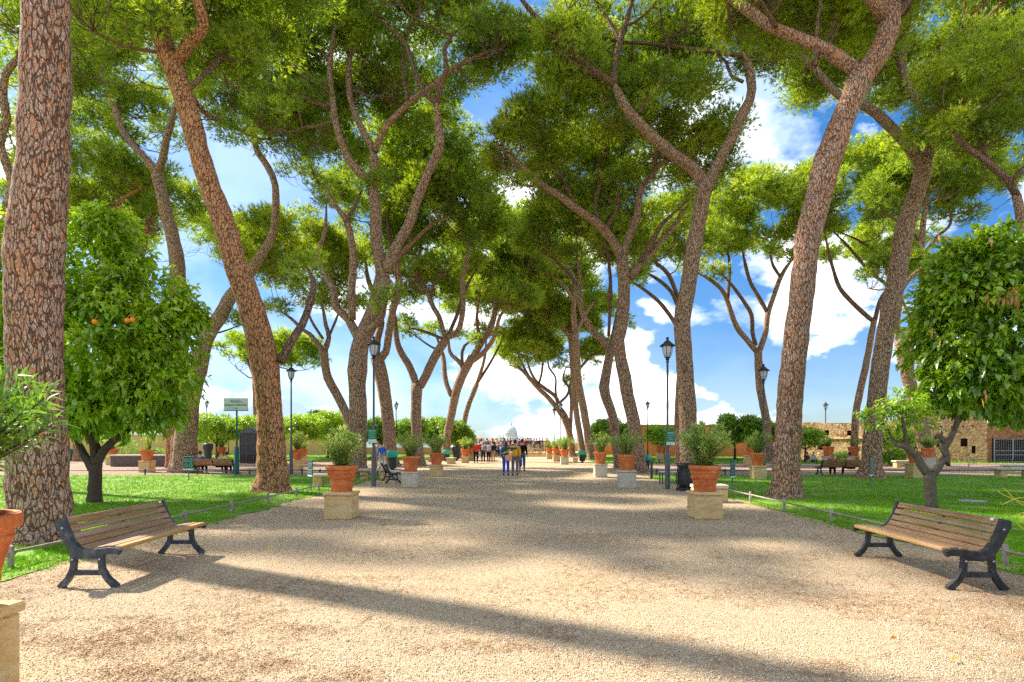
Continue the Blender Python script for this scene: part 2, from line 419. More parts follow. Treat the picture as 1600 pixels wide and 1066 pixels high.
M['citrus_bark_dark'] = plain('citrus_bark_dark', (.085, .055, .04), .9, 0, .4, 18, .01)
M['fruit'] = plain('orange_peel', (.85, .24, .012), .45, 0, .08, 40, .004)
# terracotta with lime bloom
t = NT('terracotta'); v = t.map(); a = t.noise(v, 4, 6, .65); b = t.noise(t.map((1, 1, 3)), 7, 5, .7)
c = t.ramp(a.outputs[0], [(.3, (.40, .10, .030)), (.52, (.62, .17, .045)), (.72, (.70, .30, .13))])
c = t.mix(t.ramp(b.outputs[0], [(.55, (0, 0, 0)), (.75, (.45, .45, .45))]), c, (.62, .42, .30))
M['terracotta'] = t.pbr(c, .8, normal=t.bump(a.outputs[0], .25, .01), spec=.2)
# travertine
t = NT('travertine'); v = t.map((1, 1, 2.2)); a = t.noise(v, 3.5, 8, .7, .4); b = t.noise(t.map((1, 1, 4)), 9, 5, .7); hz = t.noise(t.map((.7, .7, 1)), 5, 6, .75)
c = t.ramp(a.outputs[0], [(.3, (.50, .30, .10)), (.5, (.62, .43, .19)), (.7, (.66, .53, .33))])
c = t.mix(t.ramp(b.outputs[0], [(.60, (0, 0, 0)), (.68, (.75, .75, .75))]), c, (.30, .16, .07))
c = t.mix(t.ramp(hz.outputs[0], [(.57, (0, 0, 0)), (.72, (.6, .6, .6))]), c, (.42, .26, .10))
M['travertine'] = t.pbr(c, .85, normal=t.bump(b.outputs[0], .5, .012), spec=.2)
t = NT('travertine_pale'); v = t.map((1, 1, 2.2)); a = t.noise(v, 4, 8, .7, .4); b = t.noise(t.map((1, 1, 3)), 8, 5, .7)
c = t.ramp(a.outputs[0], [(.3, (.46, .38, .26)), (.7, (.62, .57, .46))]); c = t.mix(t.ramp(b.outputs[0], [(.6, (0, 0, 0)), (.72, (.6, .6, .6))]), c, (.34, .25, .14))
M['travertine_pale'] = t.pbr(c, .85, normal=t.bump(b.outputs[0], .5, .012), spec=.2)
M['iron'] = plain('painted_cast_iron', (.030, .034, .042), .42, .3, .3, 12, .003, .5, dirt=(.07, .075, .085))
M['iron_worn'] = plain('worn_painted_iron', (.045, .055, .075), .45, .3, .35, 9, .004, .5, dirt=(.15, .16, .18))
M['lamp_iron'] = plain('lamp_grey_paint', (.10, .105, .115), .5, .3, .15, 6, 0, .5)
M['lamp_dark'] = plain('lamp_dark_paint', (.025, .027, .03), .45, .3, .2, 6, 0, .5)
M['rail'] = plain('weathered_rail', (.34, .29, .23), .65, .4, .35, 10, .003)
M['rail_dark'] = plain('dark_rail', (.075, .07, .065), .6, .4, .3, 10)
def wood_mat(name, lo, mid, hi):
    t = NT(name); v = t.map((1.2, 14, 14)); a = t.noise(v, 2.2, 8, .7, .6); g = t.noise(t.map((.8, 60, 60)), 3, 3, .6); b = t.noise(t.map((.5, 9, 9)), 1.5, 3)
    c = t.ramp(a.outputs[0], [(.3, lo), (.5, mid), (.72, hi)]); c = t.mix(.45, c, t.ramp(g.outputs[0], [(.3, lo), (.7, hi)]))
    c = t.mix(t.ramp(b.outputs[0], [(.5, (0, 0, 0)), (.7, (.65, .65, .65))]), c, (.33, .28, .23))
    return t.pbr(c, .65, normal=t.bump(g.outputs[0], .4, .004), spec=.25)
M['wood'] = wood_mat('bench_wood', (.13, .065, .032), (.29, .16, .08), (.44, .27, .14))
M['wood_edge'] = wood_mat('bench_wood_warm', (.26, .125, .04), (.46, .25, .09), (.58, .35, .15))
M['wood_red'] = wood_mat('bench_wood_red', (.22, .085, .03), (.42, .18, .06), (.55, .26, .10))
M['wood_pale'] = wood_mat('bench_wood_pale', (.45, .40, .33), (.62, .58, .52), (.74, .72, .68))
M['bolt'] = plain('bolt_steel', (.35, .35, .34), .35, .9, .1, 20)
M['glass'] = (lambda t: t.pbr((.55, .58, .60), .12, normal=None, spec=.6))(NT('lantern_glass'))
M['green_sign'] = plain('green_sign', (.010, .20, .10), .4, 0, .1, 5)
M['white_sign'] = plain('white_sign', (.66, .68, .66), .5, 0, .08, 5)
M['marble_sign'] = plain('marble_sign', (.48, .52, .49), .5, 0, .12, 4)
M['ink'] = plain('dark_lettering', (.04, .05, .05), .6, 0, .1)
M['green_post'] = plain('green_post', (.010, .10, .10), .45, .2, .2, 6)
M['bin_green'] = plain('green_plastic_bag', (.02, .40, .24), .35, 0, .2, 14, .01, .5)
M['bin_body'] = plain('bin_dark_metal', (.045, .05, .052), .5, .3, .25, 10)
M['bag_black'] = plain('black_bin_bag', (.016, .017, .02), .3, 0, .3, 9, .05, .6)
M['kiosk'] = plain('kiosk_metal', (.075, .075, .078), .55, .2, .2, 6)
M['kiosk_pane'] = plain('kiosk_pane', (.035, .024, .018), .3, 0, .3, 3, 0, .5)
def stone_wall(name, c1, c2, c3, sc=1.0, brick=True):
    t = NT(name); v = t.map(); 
    # use a mix of brick courses and rubble, both in wall-plane coordinates (x+y, z)
    sp = t.n('ShaderNodeSeparateXYZ'); t.l(t.tc.outputs['Object'], sp.inputs[0])
    cb = t.n('ShaderNodeCombineXYZ'); t.l(t.math('SUBTRACT', sp.outputs[0], sp.outputs[1]), cb.inputs[0]); t.l(sp.outputs[2], cb.inputs[1])
    vo = t.vor(v, 4.2 * sc); ve = t.vor(v, 4.2 * sc, 'DISTANCE_TO_EDGE'); s3 = t.n('ShaderNodeSeparateColor'); t.l(vo.outputs['Color'], s3.inputs[0])
    rub = t.ramp(s3.outputs[0], [(0, c1), (.5, c2), (1, c3)]); rub = t.mix(t.ramp(ve.outputs[0], [(0, (1, 1, 1)), (.10, (0, 0, 0))]), rub, tuple(x * .45 for x in c1))
    br = t.n('ShaderNodeTexBrick'); br.inputs['Scale'].default_value = 3.2 * sc; t.l(cb.outputs[0], br.inputs[0])
    br.inputs['Color1'].default_value = (*c2, 1); br.inputs['Color2'].default_value = (*c1, 1); br.inputs['Mortar'].default_value = (*tuple(x * .8 for x in c3), 1); br.inputs['Mortar Size'].default_value = .03
    n_ = t.noise(v, .55, 5, .6); a = t.noise(v, 2.4, 7, .7)
    f = t.ramp(n_.outputs[0], [(.46, (0, 0, 0)), (.54, (1, 1, 1))])
    c = t.mix(f, rub, br.outputs[0]) if brick else rub
    c = t.mix(1.0, c, t.ramp(a.outputs[0], [(.25, (.55, .5, .45)), (.7, (1.15, 1.12, 1.1))]), 'MULTIPLY')
    return t.pbr(c, .92, normal=t.bump(t.math('ADD', a.outputs[0], ve.outputs[0]), .8, .06), spec=.1)
M['castle'] = stone_wall('castle_rubble', (.36, .20, .10), (.58, .38, .20), (.70, .54, .34))
M['castle_brick'] = stone_wall('castle_brick', (.36, .15, .07), (.48, .23, .11), (.55, .34, .18), 1.3)
def stucco(name, c, d):
    t = NT(name); v = t.map(); a = t.noise(v, .8, 7, .65); b = t.noise(t.map((1, 1, .25)), 1.6, 6, .7)
    k = t.ramp(a.outputs[0], [(.3, tuple(x * .85 for x in c)), (.7, tuple(min(1, x * 1.1) for x in c))]); k = t.mix(t.ramp(b.outputs[0], [(.52, (0, 0, 0)), (.75, (.6, .6, .6))]), k, d)
    return t.pbr(k, .9, normal=t.bump(a.outputs[0], .3, .02), spec=.1)
M['ochre'] = stucco('ochre_plaster', (.70, .42, .17), (.45, .30, .16))
M['salmon'] = stucco('salmon_plaster', (.80, .24, .085), (.60, .22, .10))
M['pale_stucco'] = stucco('pale_plaster', (.62, .55, .46), (.5, .42, .33))
M['parapet'] = stucco('parapet_brick', (.46, .24, .13), (.36, .24, .16))
M['roof'] = plain('terracotta_roof', (.40, .19, .11), .9, 0, .25, .1)
M['void'] = plain('dark_opening', (.03, .022, .018), .9)
M['door'] = plain('brown_door', (.20, .07, .04), .6, 0, .2, 4)
M['gate'] = plain('grey_gate_paint', (.36, .36, .35), .5, .3, .15, 6)
M['dome'] = plain('hazed_lead_dome', (.56, .56, .54), .8, 0, .08, .05)  # no haze volume: the fade of distance is put into this pale colour
M['dome_stone'] = plain('hazed_dome_stone', (.60, .57, .52), .8, 0, .1, .05)  # stone paled in its colour likewise, for the distant air

# ------------------------------------------------------------------ the setting
def sheet(name, pts, z, m, kind='structure', nx=1):
    b = MB(); b.add([(x, y, z) for x, y in pts], [tuple(range(len(pts)))]); o = b.build(name, m); tag(o, kind=kind); return o
# ground: the garden plateau that falls away to the valley beyond the terrace and reaches the horizon
gb = MB(); rows = [(-40, 0), (0, 0), (40, 0), (77, 0), (84, -6), (120, -26), (400, -31), (3000, -31), (14000, -31)]
gx = [-14000, -300, 0, 300, 14000]
for y, z in rows:
    for x in gx: gb.v.append((x, y, z))
for i in range(len(rows) - 1):
    for k in range(4): gb.f.append((i * 5 + k, i * 5 + k + 1, (i + 1) * 5 + k + 1, (i + 1) * 5 + k))
g = gb.build('ground', M['gravel']); tag(g, kind='structure')
M['valley'] = plain('valley_city_green', (.16, .20, .13), .95, 0, .4, .02)
g.data.materials.append(M['valley'])
for p in g.data.polygons:
    if p.center[1] > 77.5: p.material_index = 1
EDGE = 6.4
def ragged(x0, y0, y1, side, x1):
    r = random.Random(int(x0 * 10)); pts = []; y = y0
    while y < y1: pts.append((side * (x0 + .12 * r.uniform(-1, 1) + .1 * math.sin(y * 1.7)), y)); y += .35
    pts.append((side * x0, y1)); pts += [(side * x1, y1), (side * x1, y0)]
    return pts if side < 0 else list(reversed(pts))
sheet('side_path', [(-70, 27.6), (-6.2, 27.6), (-6.2, 50), (-70, 50)], .004, M['path'])
sheet('side_path', [(6.2, 27.6), (70, 27.6), (70, 41), (6.2, 41)], .004, M['path'])
lawns = [sheet('lawn', ragged(6.05, 3.0, 27.8, -1, 60), .012, M['lawn']), sheet('lawn', ragged(6.25, 3.0, 27.6, 1, 60), .012, M['lawn']),
         sheet('lawn', ragged(6.6, 49, 76, -1, 70), .012, M['lawn']), sheet('lawn', ragged(6.6, 43, 76, 1, 70), .012, M['lawn'])]
def blades(name, x0, x1, y0, y1, n, hgt, wd, seed, edge=None):
    rng = np.random.default_rng(seed)
    Y = 1 / rng.uniform(1 / y1, 1 / y0, n); X = rng.uniform(x0, x1, n)
    if edge is not None:      # thin, tufty margin towards the walk
        d = np.abs(X) - edge; keep = (d > 0) | (rng.uniform(size=n) < np.exp(d * 7)); X = X[keep]; Y = Y[keep]
    if edge is not None:      # worn, bare spots
        w_ = np.array([noise.noise(Vector((x * .9, y * .9, 4.1))) + .5 * noise.noise(Vector((x * 3.1, y * 3.1, 1.7))) for x, y in zip(X, Y)])
        keep = w_ > -.42 + .30 * np.exp(-(np.abs(X) - edge) / 1.2); X = X[keep]; Y = Y[keep]
    n = len(X); C = np.stack([X, Y, np.full(n, .008)], 1)
    k = (Y / y0) ** .5
    C2 = np.repeat(C, 2, 0); m = len(C2); C2[:, :2] += rng.normal(size=(m, 2)) * .02
    D = nrm(np.stack([rng.normal(size=m) * .45, rng.normal(size=m) * .45, np.ones(m)], 1))
    kk = np.repeat(k, 2)[:, None]; S = nrm(np.cross(D, rng.normal(size=(m, 3))))
    V = np.empty((m, 3, 3), np.float32); hh = hgt * rng.uniform(.5, 1.3, size=(m, 1))
    V[:, 0] = C2 - S * wd * kk / 2; V[:, 1] = C2 + S * wd * kk / 2; V[:, 2] = C2 + D * hh
    o = np_mesh(name, V.reshape(-1, 3), np.arange(m * 3).reshape(-1, 3), M['grass']); tag(o, 'short green lawn grass', 'grass', kind='stuff')
o = blades('grass', -32, -5.75, 5.2, 27.8, 150000, .06, .012, 5, 6.1)
o = blades('grass', 5.9, 32, 5.2, 27.6, 150000, .06, .012, 6, 6.25)
o = blades('grass', -60, -6.6, 49.2, 76, 25000, .07, .05, 7)
o = blades('grass', 6.6, 60, 43.2, 76, 25000, .07, .05, 8)
# loose chips lying on the walk near the camera
rng = np.random.default_rng(3); n = 42000
Y = 1 / rng.uniform(1 / 13, 1 / 3.4, n); X = rng.uniform(-1, 1, n) * np.minimum(Y * .98, 6.3)
s_ = rng.uniform(.004, .0105, n)
ax = nrm(rng.normal(size=(n, 3))); ay = nrm(np.cross(ax, rng.normal(size=(n, 3)))); az = np.cross(ax, ay)
C = np.stack([X, Y, s_ * .35], 1)
base = np.array([(1, 0, 0), (-1, 0, 0), (0, .8, 0), (0, -.8, 0), (0, 0, .55), (0, 0, -.55)]) 
V = C[:, None] + s_[:, None, None] * (base[None, :, 0:1] * ax[:, None] + base[None, :, 1:2] * ay[:, None] + base[None, :, 2:3] * az[:, None]) * rng.uniform(.7, 1.2, size=(n, 6, 1))
Ft = np.array([(0, 2, 4), (2, 1, 4), (1, 3, 4), (3, 0, 4), (2, 0, 5), (1, 2, 5), (3, 1, 5), (0, 3, 5)])
t = NT('loose_chips'); wn = t.noise(t.map(), 45, 1); c = t.ramp(wn.outputs[0], [(.28, (.30, .20, .12)), (.45, (.52, .41, .28)), (.6, (.66, .56, .42)), (.72, (.80, .74, .64))]); M['chips'] = t.pbr(c, .85, spec=.2)
o = np_mesh('loose_gravel', V.reshape(-1, 3), ((np.arange(n) * 6)[:, None, None] + Ft[None]).reshape(-1, 3), M['chips']); tag(o, 'loose pale gravel chips on the walk', 'gravel', kind='stuff')
# fallen pine needles lying in drifts
n = 26000; Y = 1 / rng.uniform(1 / 16, 1 / 3.4, n * 4); X = rng.uniform(-1, 1, n * 4) * np.minimum(Y * .98, 6.6)
pn = np.array([noise.noise(Vector((x * .5, y * 1.1, 3.3))) + .6 * noise.noise(Vector((x * 2, y * 4, 7))) for x, y in zip(X[:n * 4], Y[:n * 4])])
k = np.abs(X) / 6.4; keep = (pn + .45 * (k > .75) + .30 * rng.uniform(-1, 1, len(X))) > .30; n = 15000; X = X[keep][:n]; Y = Y[keep][:n]; n = len(X)
a = rng.uniform(0, math.pi, n); d = np.stack([np.cos(a), np.sin(a), np.zeros(n)], 1); sd2 = np.stack([-np.sin(a), np.cos(a), np.zeros(n)], 1)
C = np.stack([X, Y, rng.uniform(.006, .013, n)], 1); L = rng.uniform(.04, .10, (n, 1)); W = .0016 * np.sqrt(Y / 4)[:, None]
V = np.empty((n, 4, 3)); V[:, 0] = C - d * L / 2 - sd2 * W; V[:, 1] = C + d * L / 2 - sd2 * W; V[:, 2] = C + d * L / 2 + sd2 * W; V[:, 3] = C - d * L / 2 + sd2 * W
V[:, 1, 2] += .004
M['dead_needle'] = plain('dead_needle', (.30, .17, .08), .8, 0, .4, 20)
o = np_mesh('fallen_needles', V.reshape(-1, 3), np.arange(n * 4).reshape(-1, 4), M['dead_needle']); tag(o, 'brown fallen pine needles scattered over the gravel', 'needles', kind='stuff')

# hills far off
def ridge(name, x0, x1, y, hgt, seed, n=60, depth=900):
    b = MB(); r = random.Random(seed)
    for i in range(n + 1):
        u = i / n; x = x0 + (x1 - x0) * u
        z = hgt * (math.sin(math.pi * u) ** .7) * (.8 + .3 * noise.noise(Vector((u * 7, seed, 0))))
        b.v += [(x, y - depth, -31), (x, y, z - 31), (x, y + depth, -31)]
    for i in range(n):
        a = i * 3; b.f += [(a, a + 3, a + 4, a + 1), (a + 1, a + 4, a + 5, a + 2)]
    o = b.build(name, M['hill'], smooth=True); tag(o, kind='structure')
M['hill'] = plain('far_hill', (.10, .15, .12), .95, 0, .3, .004)
ridge('hills', -3800, -1700, 5200, 290, 3)
ridge('hills', -1500, -150, 5200, 75, 4); ridge('hills', 100, 2600, 6000, 62, 9)

# raised viewing terrace: three steps and a slab
b = MB()
b.box((.9, 69.675, .235), (14.6, 8.75, .43)); tr = b.build('terrace', M['travertine']); tag(tr, kind='structure')
for i in range(3):
    s2 = MB(); s2.box((.9, 65.12 - .35 * (2 - i), (.15 * (i + 1) - .012) / 2), (9.0, .35, .15 * (i + 1) - .012), bev=.012)
    tag(s2.build('terrace_step', M['travertine']), kind='structure')

def wall(name, p0, p1, h, th, m, holes=(), label=None, cat='wall', hole_name='opening', hole_mat=None, top=None, seed=1, base=0.0, coping=None):
    """upright wall from p0 to p1 (ground points); holes = (u0,u1,z0,z1[,material]) in metres along the wall"""
    p0 = Vector((*p0, 0)); p1 = Vector((*p1, 0)); L = (p1 - p0).length; d = (p1 - p0) / L; nrm_ = Vector((-d.y, d.x, 0))   # away from camera
    root = empty(name, p0, math.atan2(d.y, d.x), label, cat)
    us = sorted({0.0, L} | {q for h_ in holes for q in h_[:2]}); zs = sorted({base, h} | {q for h_ in holes for q in h_[2:4]})
    st = 1.2; us2 = [us[0]]
    for a_, c_ in zip(us, us[1:]):
        k = max(1, int((c_ - a_) / st)); us2 += [a_ + (c_ - a_) * j / k for j in range(1, k + 1)]
    b = MB(); idx = {}; rr = random.Random(seed)
    tp = {u: (top * rr.uniform(-1, 1) if top else 0) for u in us2}
    def V(u, z, y):
        zz = z + (tp[u] if abs(z - h) < 1e-6 else 0); k = (u, z, y)
        if k not in idx: idx[k] = len(b.v); b.v.append((u, y, zz))
        return idx[k]
    def inh(u0, u1, z0, z1): return any(q[0] <= u0 + 1e-6 and q[1] >= u1 - 1e-6 and q[2] <= z0 + 1e-6 and q[3] >= z1 - 1e-6 for q in holes)
    dp = min(th * .6, .35)
    for u0, u1 in zip(us2, us2[1:]):
        for z0, z1 in zip(zs, zs[1:]):
            if inh(u0, u1, z0, z1): continue
            b.f.append((V(u0, z0, 0), V(u1, z0, 0), V(u1, z1, 0), V(u0, z1, 0)))
        b.f.append((V(u1, base, th), V(u0, base, th), V(u0, h, th), V(u1, h, th)))
        b.f.append((V(u0, h, 0), V(u1, h, 0), V(u1, h, th), V(u0, h, th)))
    b.f.append((V(0.0, base, th), V(0.0, base, 0), V(0.0, h, 0), V(0.0, h, th))); b.f.append((V(L, base, 0), V(L, base, th), V(L, h, th), V(L, h, 0)))
    for q in holes:   # reveals
        u0, u1, z0, z1 = q[:4]; k = len(b.v)
        b.v += [(u0, 0, z0), (u1, 0, z0), (u1, 0, z1), (u0, 0, z1), (u0, dp, z0), (u1, dp, z0), (u1, dp, z1), (u0, dp, z1)]
        b.f += [(k, k + 4, k + 5, k + 1), (k + 1, k + 5, k + 6, k + 2), (k + 2, k + 6, k + 7, k + 3), (k + 3, k + 7, k + 4, k)]
    b.build('wall', m, root)
    for q in holes:
        nm = q[5] if len(q) > 5 else hole_name; mm = q[4] if len(q) > 4 else (hole_mat or M['void'])
        c = MB(); c.box(((q[0] + q[1]) / 2, dp + .02, (q[2] + q[3]) / 2), (q[1] - q[0] + .1, .05, q[3] - q[2] + .1)); c.build(nm, mm, root)
    if coping:
        c = MB(); c.box((L / 2, th / 2, h + .06), (L + .1, th + .14, .12), bev=.02); c.build('coping', coping, root)
    return root
wall('garden_wall', (-62, 75), (-25.3, 75), 2.55, .4, M['ochre'], label='tall ochre plastered wall behind the left lawn', coping=M['travertine'])
wall('parapet_wall', (-25.0, 76), (-6.6, 76), .98, .4, M['parapet'], label='low brick parapet wall at the far end left of the terrace')
wall('terrace_parapet', (-6.4, 74.1), (8.2, 74.1), 1.42, .4, M['travertine'], label='stone parapet the crowd leans on at the edge of the terrace', base=.0)
wall('parapet_wall', (8.6, 76), (19.0, 76), 1.35, .4, M['salmon'], label='low salmon wall between the far planters and the salmon building')
# salmon building
bx0 = GX(1000, 66); 
sal = wall('salmon_building', (14.2, 66), (37.5, 66), 3.6, 5.0, M['salmon'],
     holes=[(2.6, 3.25, .95, 1.5), (6.0, 7.3, .0, 1.9, M['door'], 'door'), (13.0, 14.0, .0, 1.95, M['door'], 'door'), (22.5 - 3.1, 21.2, .0, 1.95, M['door'], 'door')], label='long low salmon plastered building behind the right lawn', cat='building')
c = MB(); c.box((11.6, 2.5, 3.68), (23.6, 5.3, .14), bev=.03); c.build('coping', M['travertine'], sal)
c = MB(); c.box((19.75, -.02, 1.45), (.30, .03, .55)); c.build('door_notice', M['white_sign'], sal)
# medieval castle wall
cw = wall('castle_wall', (24.0, 57.6), (32.2, 47.6), 3.45, 1.0, M['castle'],
     holes=[(2.9, 3.4, 2.2, 2.75), (3.6, 4.2, .9, 1.6), (5.6, 6.0, 2.2, 2.7), (7.2, 7.6, 2.3, 2.75), (6.6, 7.3, .95, 1.75), (9.1, 9.5, 2.25, 2.7), (9.4, 9.9, 1.0, 1.75), (11.2, 11.7, 1.1, 1.7)],
     label='ruined rubble castle wall with small window holes behind the right lawn', top=.10, seed=4)
c = MB()
for i in range(10): c.box((.65 + i * 1.27, -.05, 1.98 + .02 * math.sin(i)), (1.22, .12, .10), bev=.02)
c.build('string_course', M['travertine'], cw)
tw = wall('castle_tower', (32.3, 47.5), (37.2, 44.4), 5.2, 3.0, M['castle'],
     holes=[(.9, 1.3, 1.1, 1.75), (2.6, 2.95, 1.25, 1.8), (4.15, 4.6, 1.3, 1.95), (4.85, 5.1, .75, 1.35)], label='tall rubble castle tower left of the iron gate', cat='tower', top=.12, seed=8)
c = MB()
for (u, z) in ((2.9, 2.9), (3.6, 2.85), (4.3, 2.9), (4.9, 2.95)): c = MB(); c.box((u, -.01, z), (.12, .03, .12)); c.build('putlog_hole', M['void'], tw)
wall('brick_wall', (37.6, 45.6), (47.0, 45.6), 3.1, .8, M['castle_brick'], holes=[(1.0, 6.0, .0, 1.95)], label='ragged red brick wall that holds the iron gate', top=.18, seed=5)
ga = empty('iron_gate', (38.9, 45.45, 0), 0, 'grey painted iron bar gate in the brick wall at the right', 'gate')
c = MB()
for z in (.06, .62, .95, 1.9): c.tube([(-.25, 0, z), (4.6, 0, z)], .028, 6)
for x in (-.25, 1.25, 2.7, 4.6): c.box((x, 0, .98), (.07, .06, 1.96))
c.build('frame', M['gate'], ga)
for x in np.arange(-.1, 4.6, .145):
    if min(abs(x - 1.25), abs(x - 2.7)) < .06: continue
    c = MB(); c.tube([(x, 0, .05), (x, 0, 1.93)], .011, 5); c.build('bar', M['gate'], ga)

# basilica dome across the river
D0 = 2400.0; bs = empty('basilica', (GX(798.5, D0), D0, -31), 0, 'pale domed basilica far off on the skyline behind the crowd', 'church')
def ring(m, r, z0, z1, name, n=48):
    c = MB(); c.lathe([(r, z0), (r, z1)], n); return c.build(name, m, bs, smooth=40)
c = MB(); c.box((0, 0, 22), (120, 130, 44)); c.build('nave', M['dome_stone'], bs)
c = MB(); c.lathe([(30, 40), (30, 58), (28.5, 58), (28.5, 60)], 48); c.build('drum_base', M['dome_stone'], bs)
c = MB(); c.lathe([(24.0, 58), (24.0, 74), (26.5, 74.2), (26.5, 76.5), (24.5, 77)], 48); c.build('drum', M['dome_stone'], bs)
for i in range(16):
    c = MB(); a = 2 * math.pi * (i + .5) / 16; c.box((25.6 * math.cos(a), 25.6 * math.sin(a), 67), (3.2, 2.6, 13.5), rz=a); c.build('column', M['dome_stone'], bs)
prof = [(24.2 * math.cos(t_) ** .92, 77 + 27 * math.sin(t_)) for t_ in np.linspace(0, 1.42, 18)]
c = MB(); c.lathe(prof, 64); c.build('dome', M['dome'], bs, smooth=True)
c = MB()
for i in range(16):
    a = 2 * math.pi * i / 16; c.tube([((r + .25) * math.cos(a), (r + .25) * math.sin(a), z) for r, z in prof], [.75 - .02 * k for k in range(18)], 5)
c.build('rib', M['dome_stone'], bs)
c = MB(); c.lathe([(5.2, 103), (4.0, 105), (4.0, 112), (5, 112.5), (4.2, 114), (2.2, 118), (.9, 124), (.5, 126)], 24); c.build('lantern', M['dome_stone'], bs)
c = MB(); c.ball((0, 0, 127.2), 1.3); c.box((0, 0, 130.5), (.5, .5, 4.5)); c.box((0, 0, 131.2), (2.6, .5, .5)); c.build('cross', M['dome_stone'], bs)
# small companion dome
c = MB(); c.lathe([(8, 40), (8, 52), (7.5, 55), (5.5, 60), (2.5, 63), (1.2, 66), (.3, 69)], 24, c=(-34, -30, 0)); c.build('small_dome', M['dome'], bs, smooth=40)
# far houses
r = random.Random(11)
hx = [(716, 900), (727, 700), (735, 1100), (742, 760), (750, 950), (757, 1250), (765, 820), (773, 1300), (826, 1100), (842, 900), (860, 1200), (878, 1000), (640, 1100), (600, 1000), (560, 1200), (905, 1300)]
for i, (px, D) in enumerate(hx):
    wd = r.uniform(14, 26); hh = 31 + (HY - r.uniform(684.5, 689.5)) * D / F + 1.6 if i < 8 else 31 + (HY - r.uniform(688.5, 692)) * D / F
    cl = ['pale', 'cream', 'grey-white'][i % 3]
    h_ = empty('distant_building', (GX(px, D), D, -31), r.uniform(-.3, .3), None, 'building', 'distant city buildings on the skyline')
    od = ['leftmost', 'second', 'third', 'fourth', 'fifth', 'sixth', 'seventh', 'last']
    h_['label'] = (f'far pale city building left of the dome, {od[i]} from the lamp' if i < 8 else
                   f'low city roof on the horizon, {od[i - 8]} of those away from the dome')
    c = MB(); c.box((0, 0, hh / 2), (wd, wd * .7, hh)); c.build('wall', M['pale_stucco'], h_)
    c = MB(); z = hh; q = wd / 2 + .6; y = wd * .35 + .6
    c.add([(-q, -y, z), (q, -y, z), (q, y, z), (-q, y, z), (-q * .5, 0, z + 2.2), (q * .5, 0, z + 2.2)], [(0, 1, 5, 4), (1, 2, 5), (2, 3, 4, 5), (3, 0, 4), (3, 2, 1, 0)]); c.build('roof', M['roof'], h_)
    for k in range(4):
        for j in range(2):
            c = MB(); c.box((-wd * .36 + k * wd * .24, -wd * .35 - .05, hh - 3 - j * 4), (1.4, .3, 2.0)); c.build('window', M['void'], h_)
# ------------------------------------------------------------------ stone pines
def smooth_path(pts, rr, step):
    """Catmull-Rom through pts with radii"""
    pts = [Vector(p) for p in pts]; out = []; ro = []
    q = [pts[0] * 2 - pts[1]] + pts + [pts[-1] * 2 - pts[-2]]
    for i in range(len(pts) - 1):
        p0, p1, p2, p3 = q[i], q[i + 1], q[i + 2], q[i + 3]; n = max(1, int((p2 - p1).length / step))
        for k in range(n):
            t = k / n; t2 = t * t; t3 = t2 * t
            out.append(.5 * ((2 * p1) + (p2 - p0) * t + (2 * p0 - 5 * p1 + 4 * p2 - p3) * t2 + (3 * p1 - p0 - 3 * p2 + p3) * t3))
            ro.append(rr[i] * (1 - t) + rr[i + 1] * t)
    out.append(pts[-1]); ro.append(rr[-1]); return out, ro

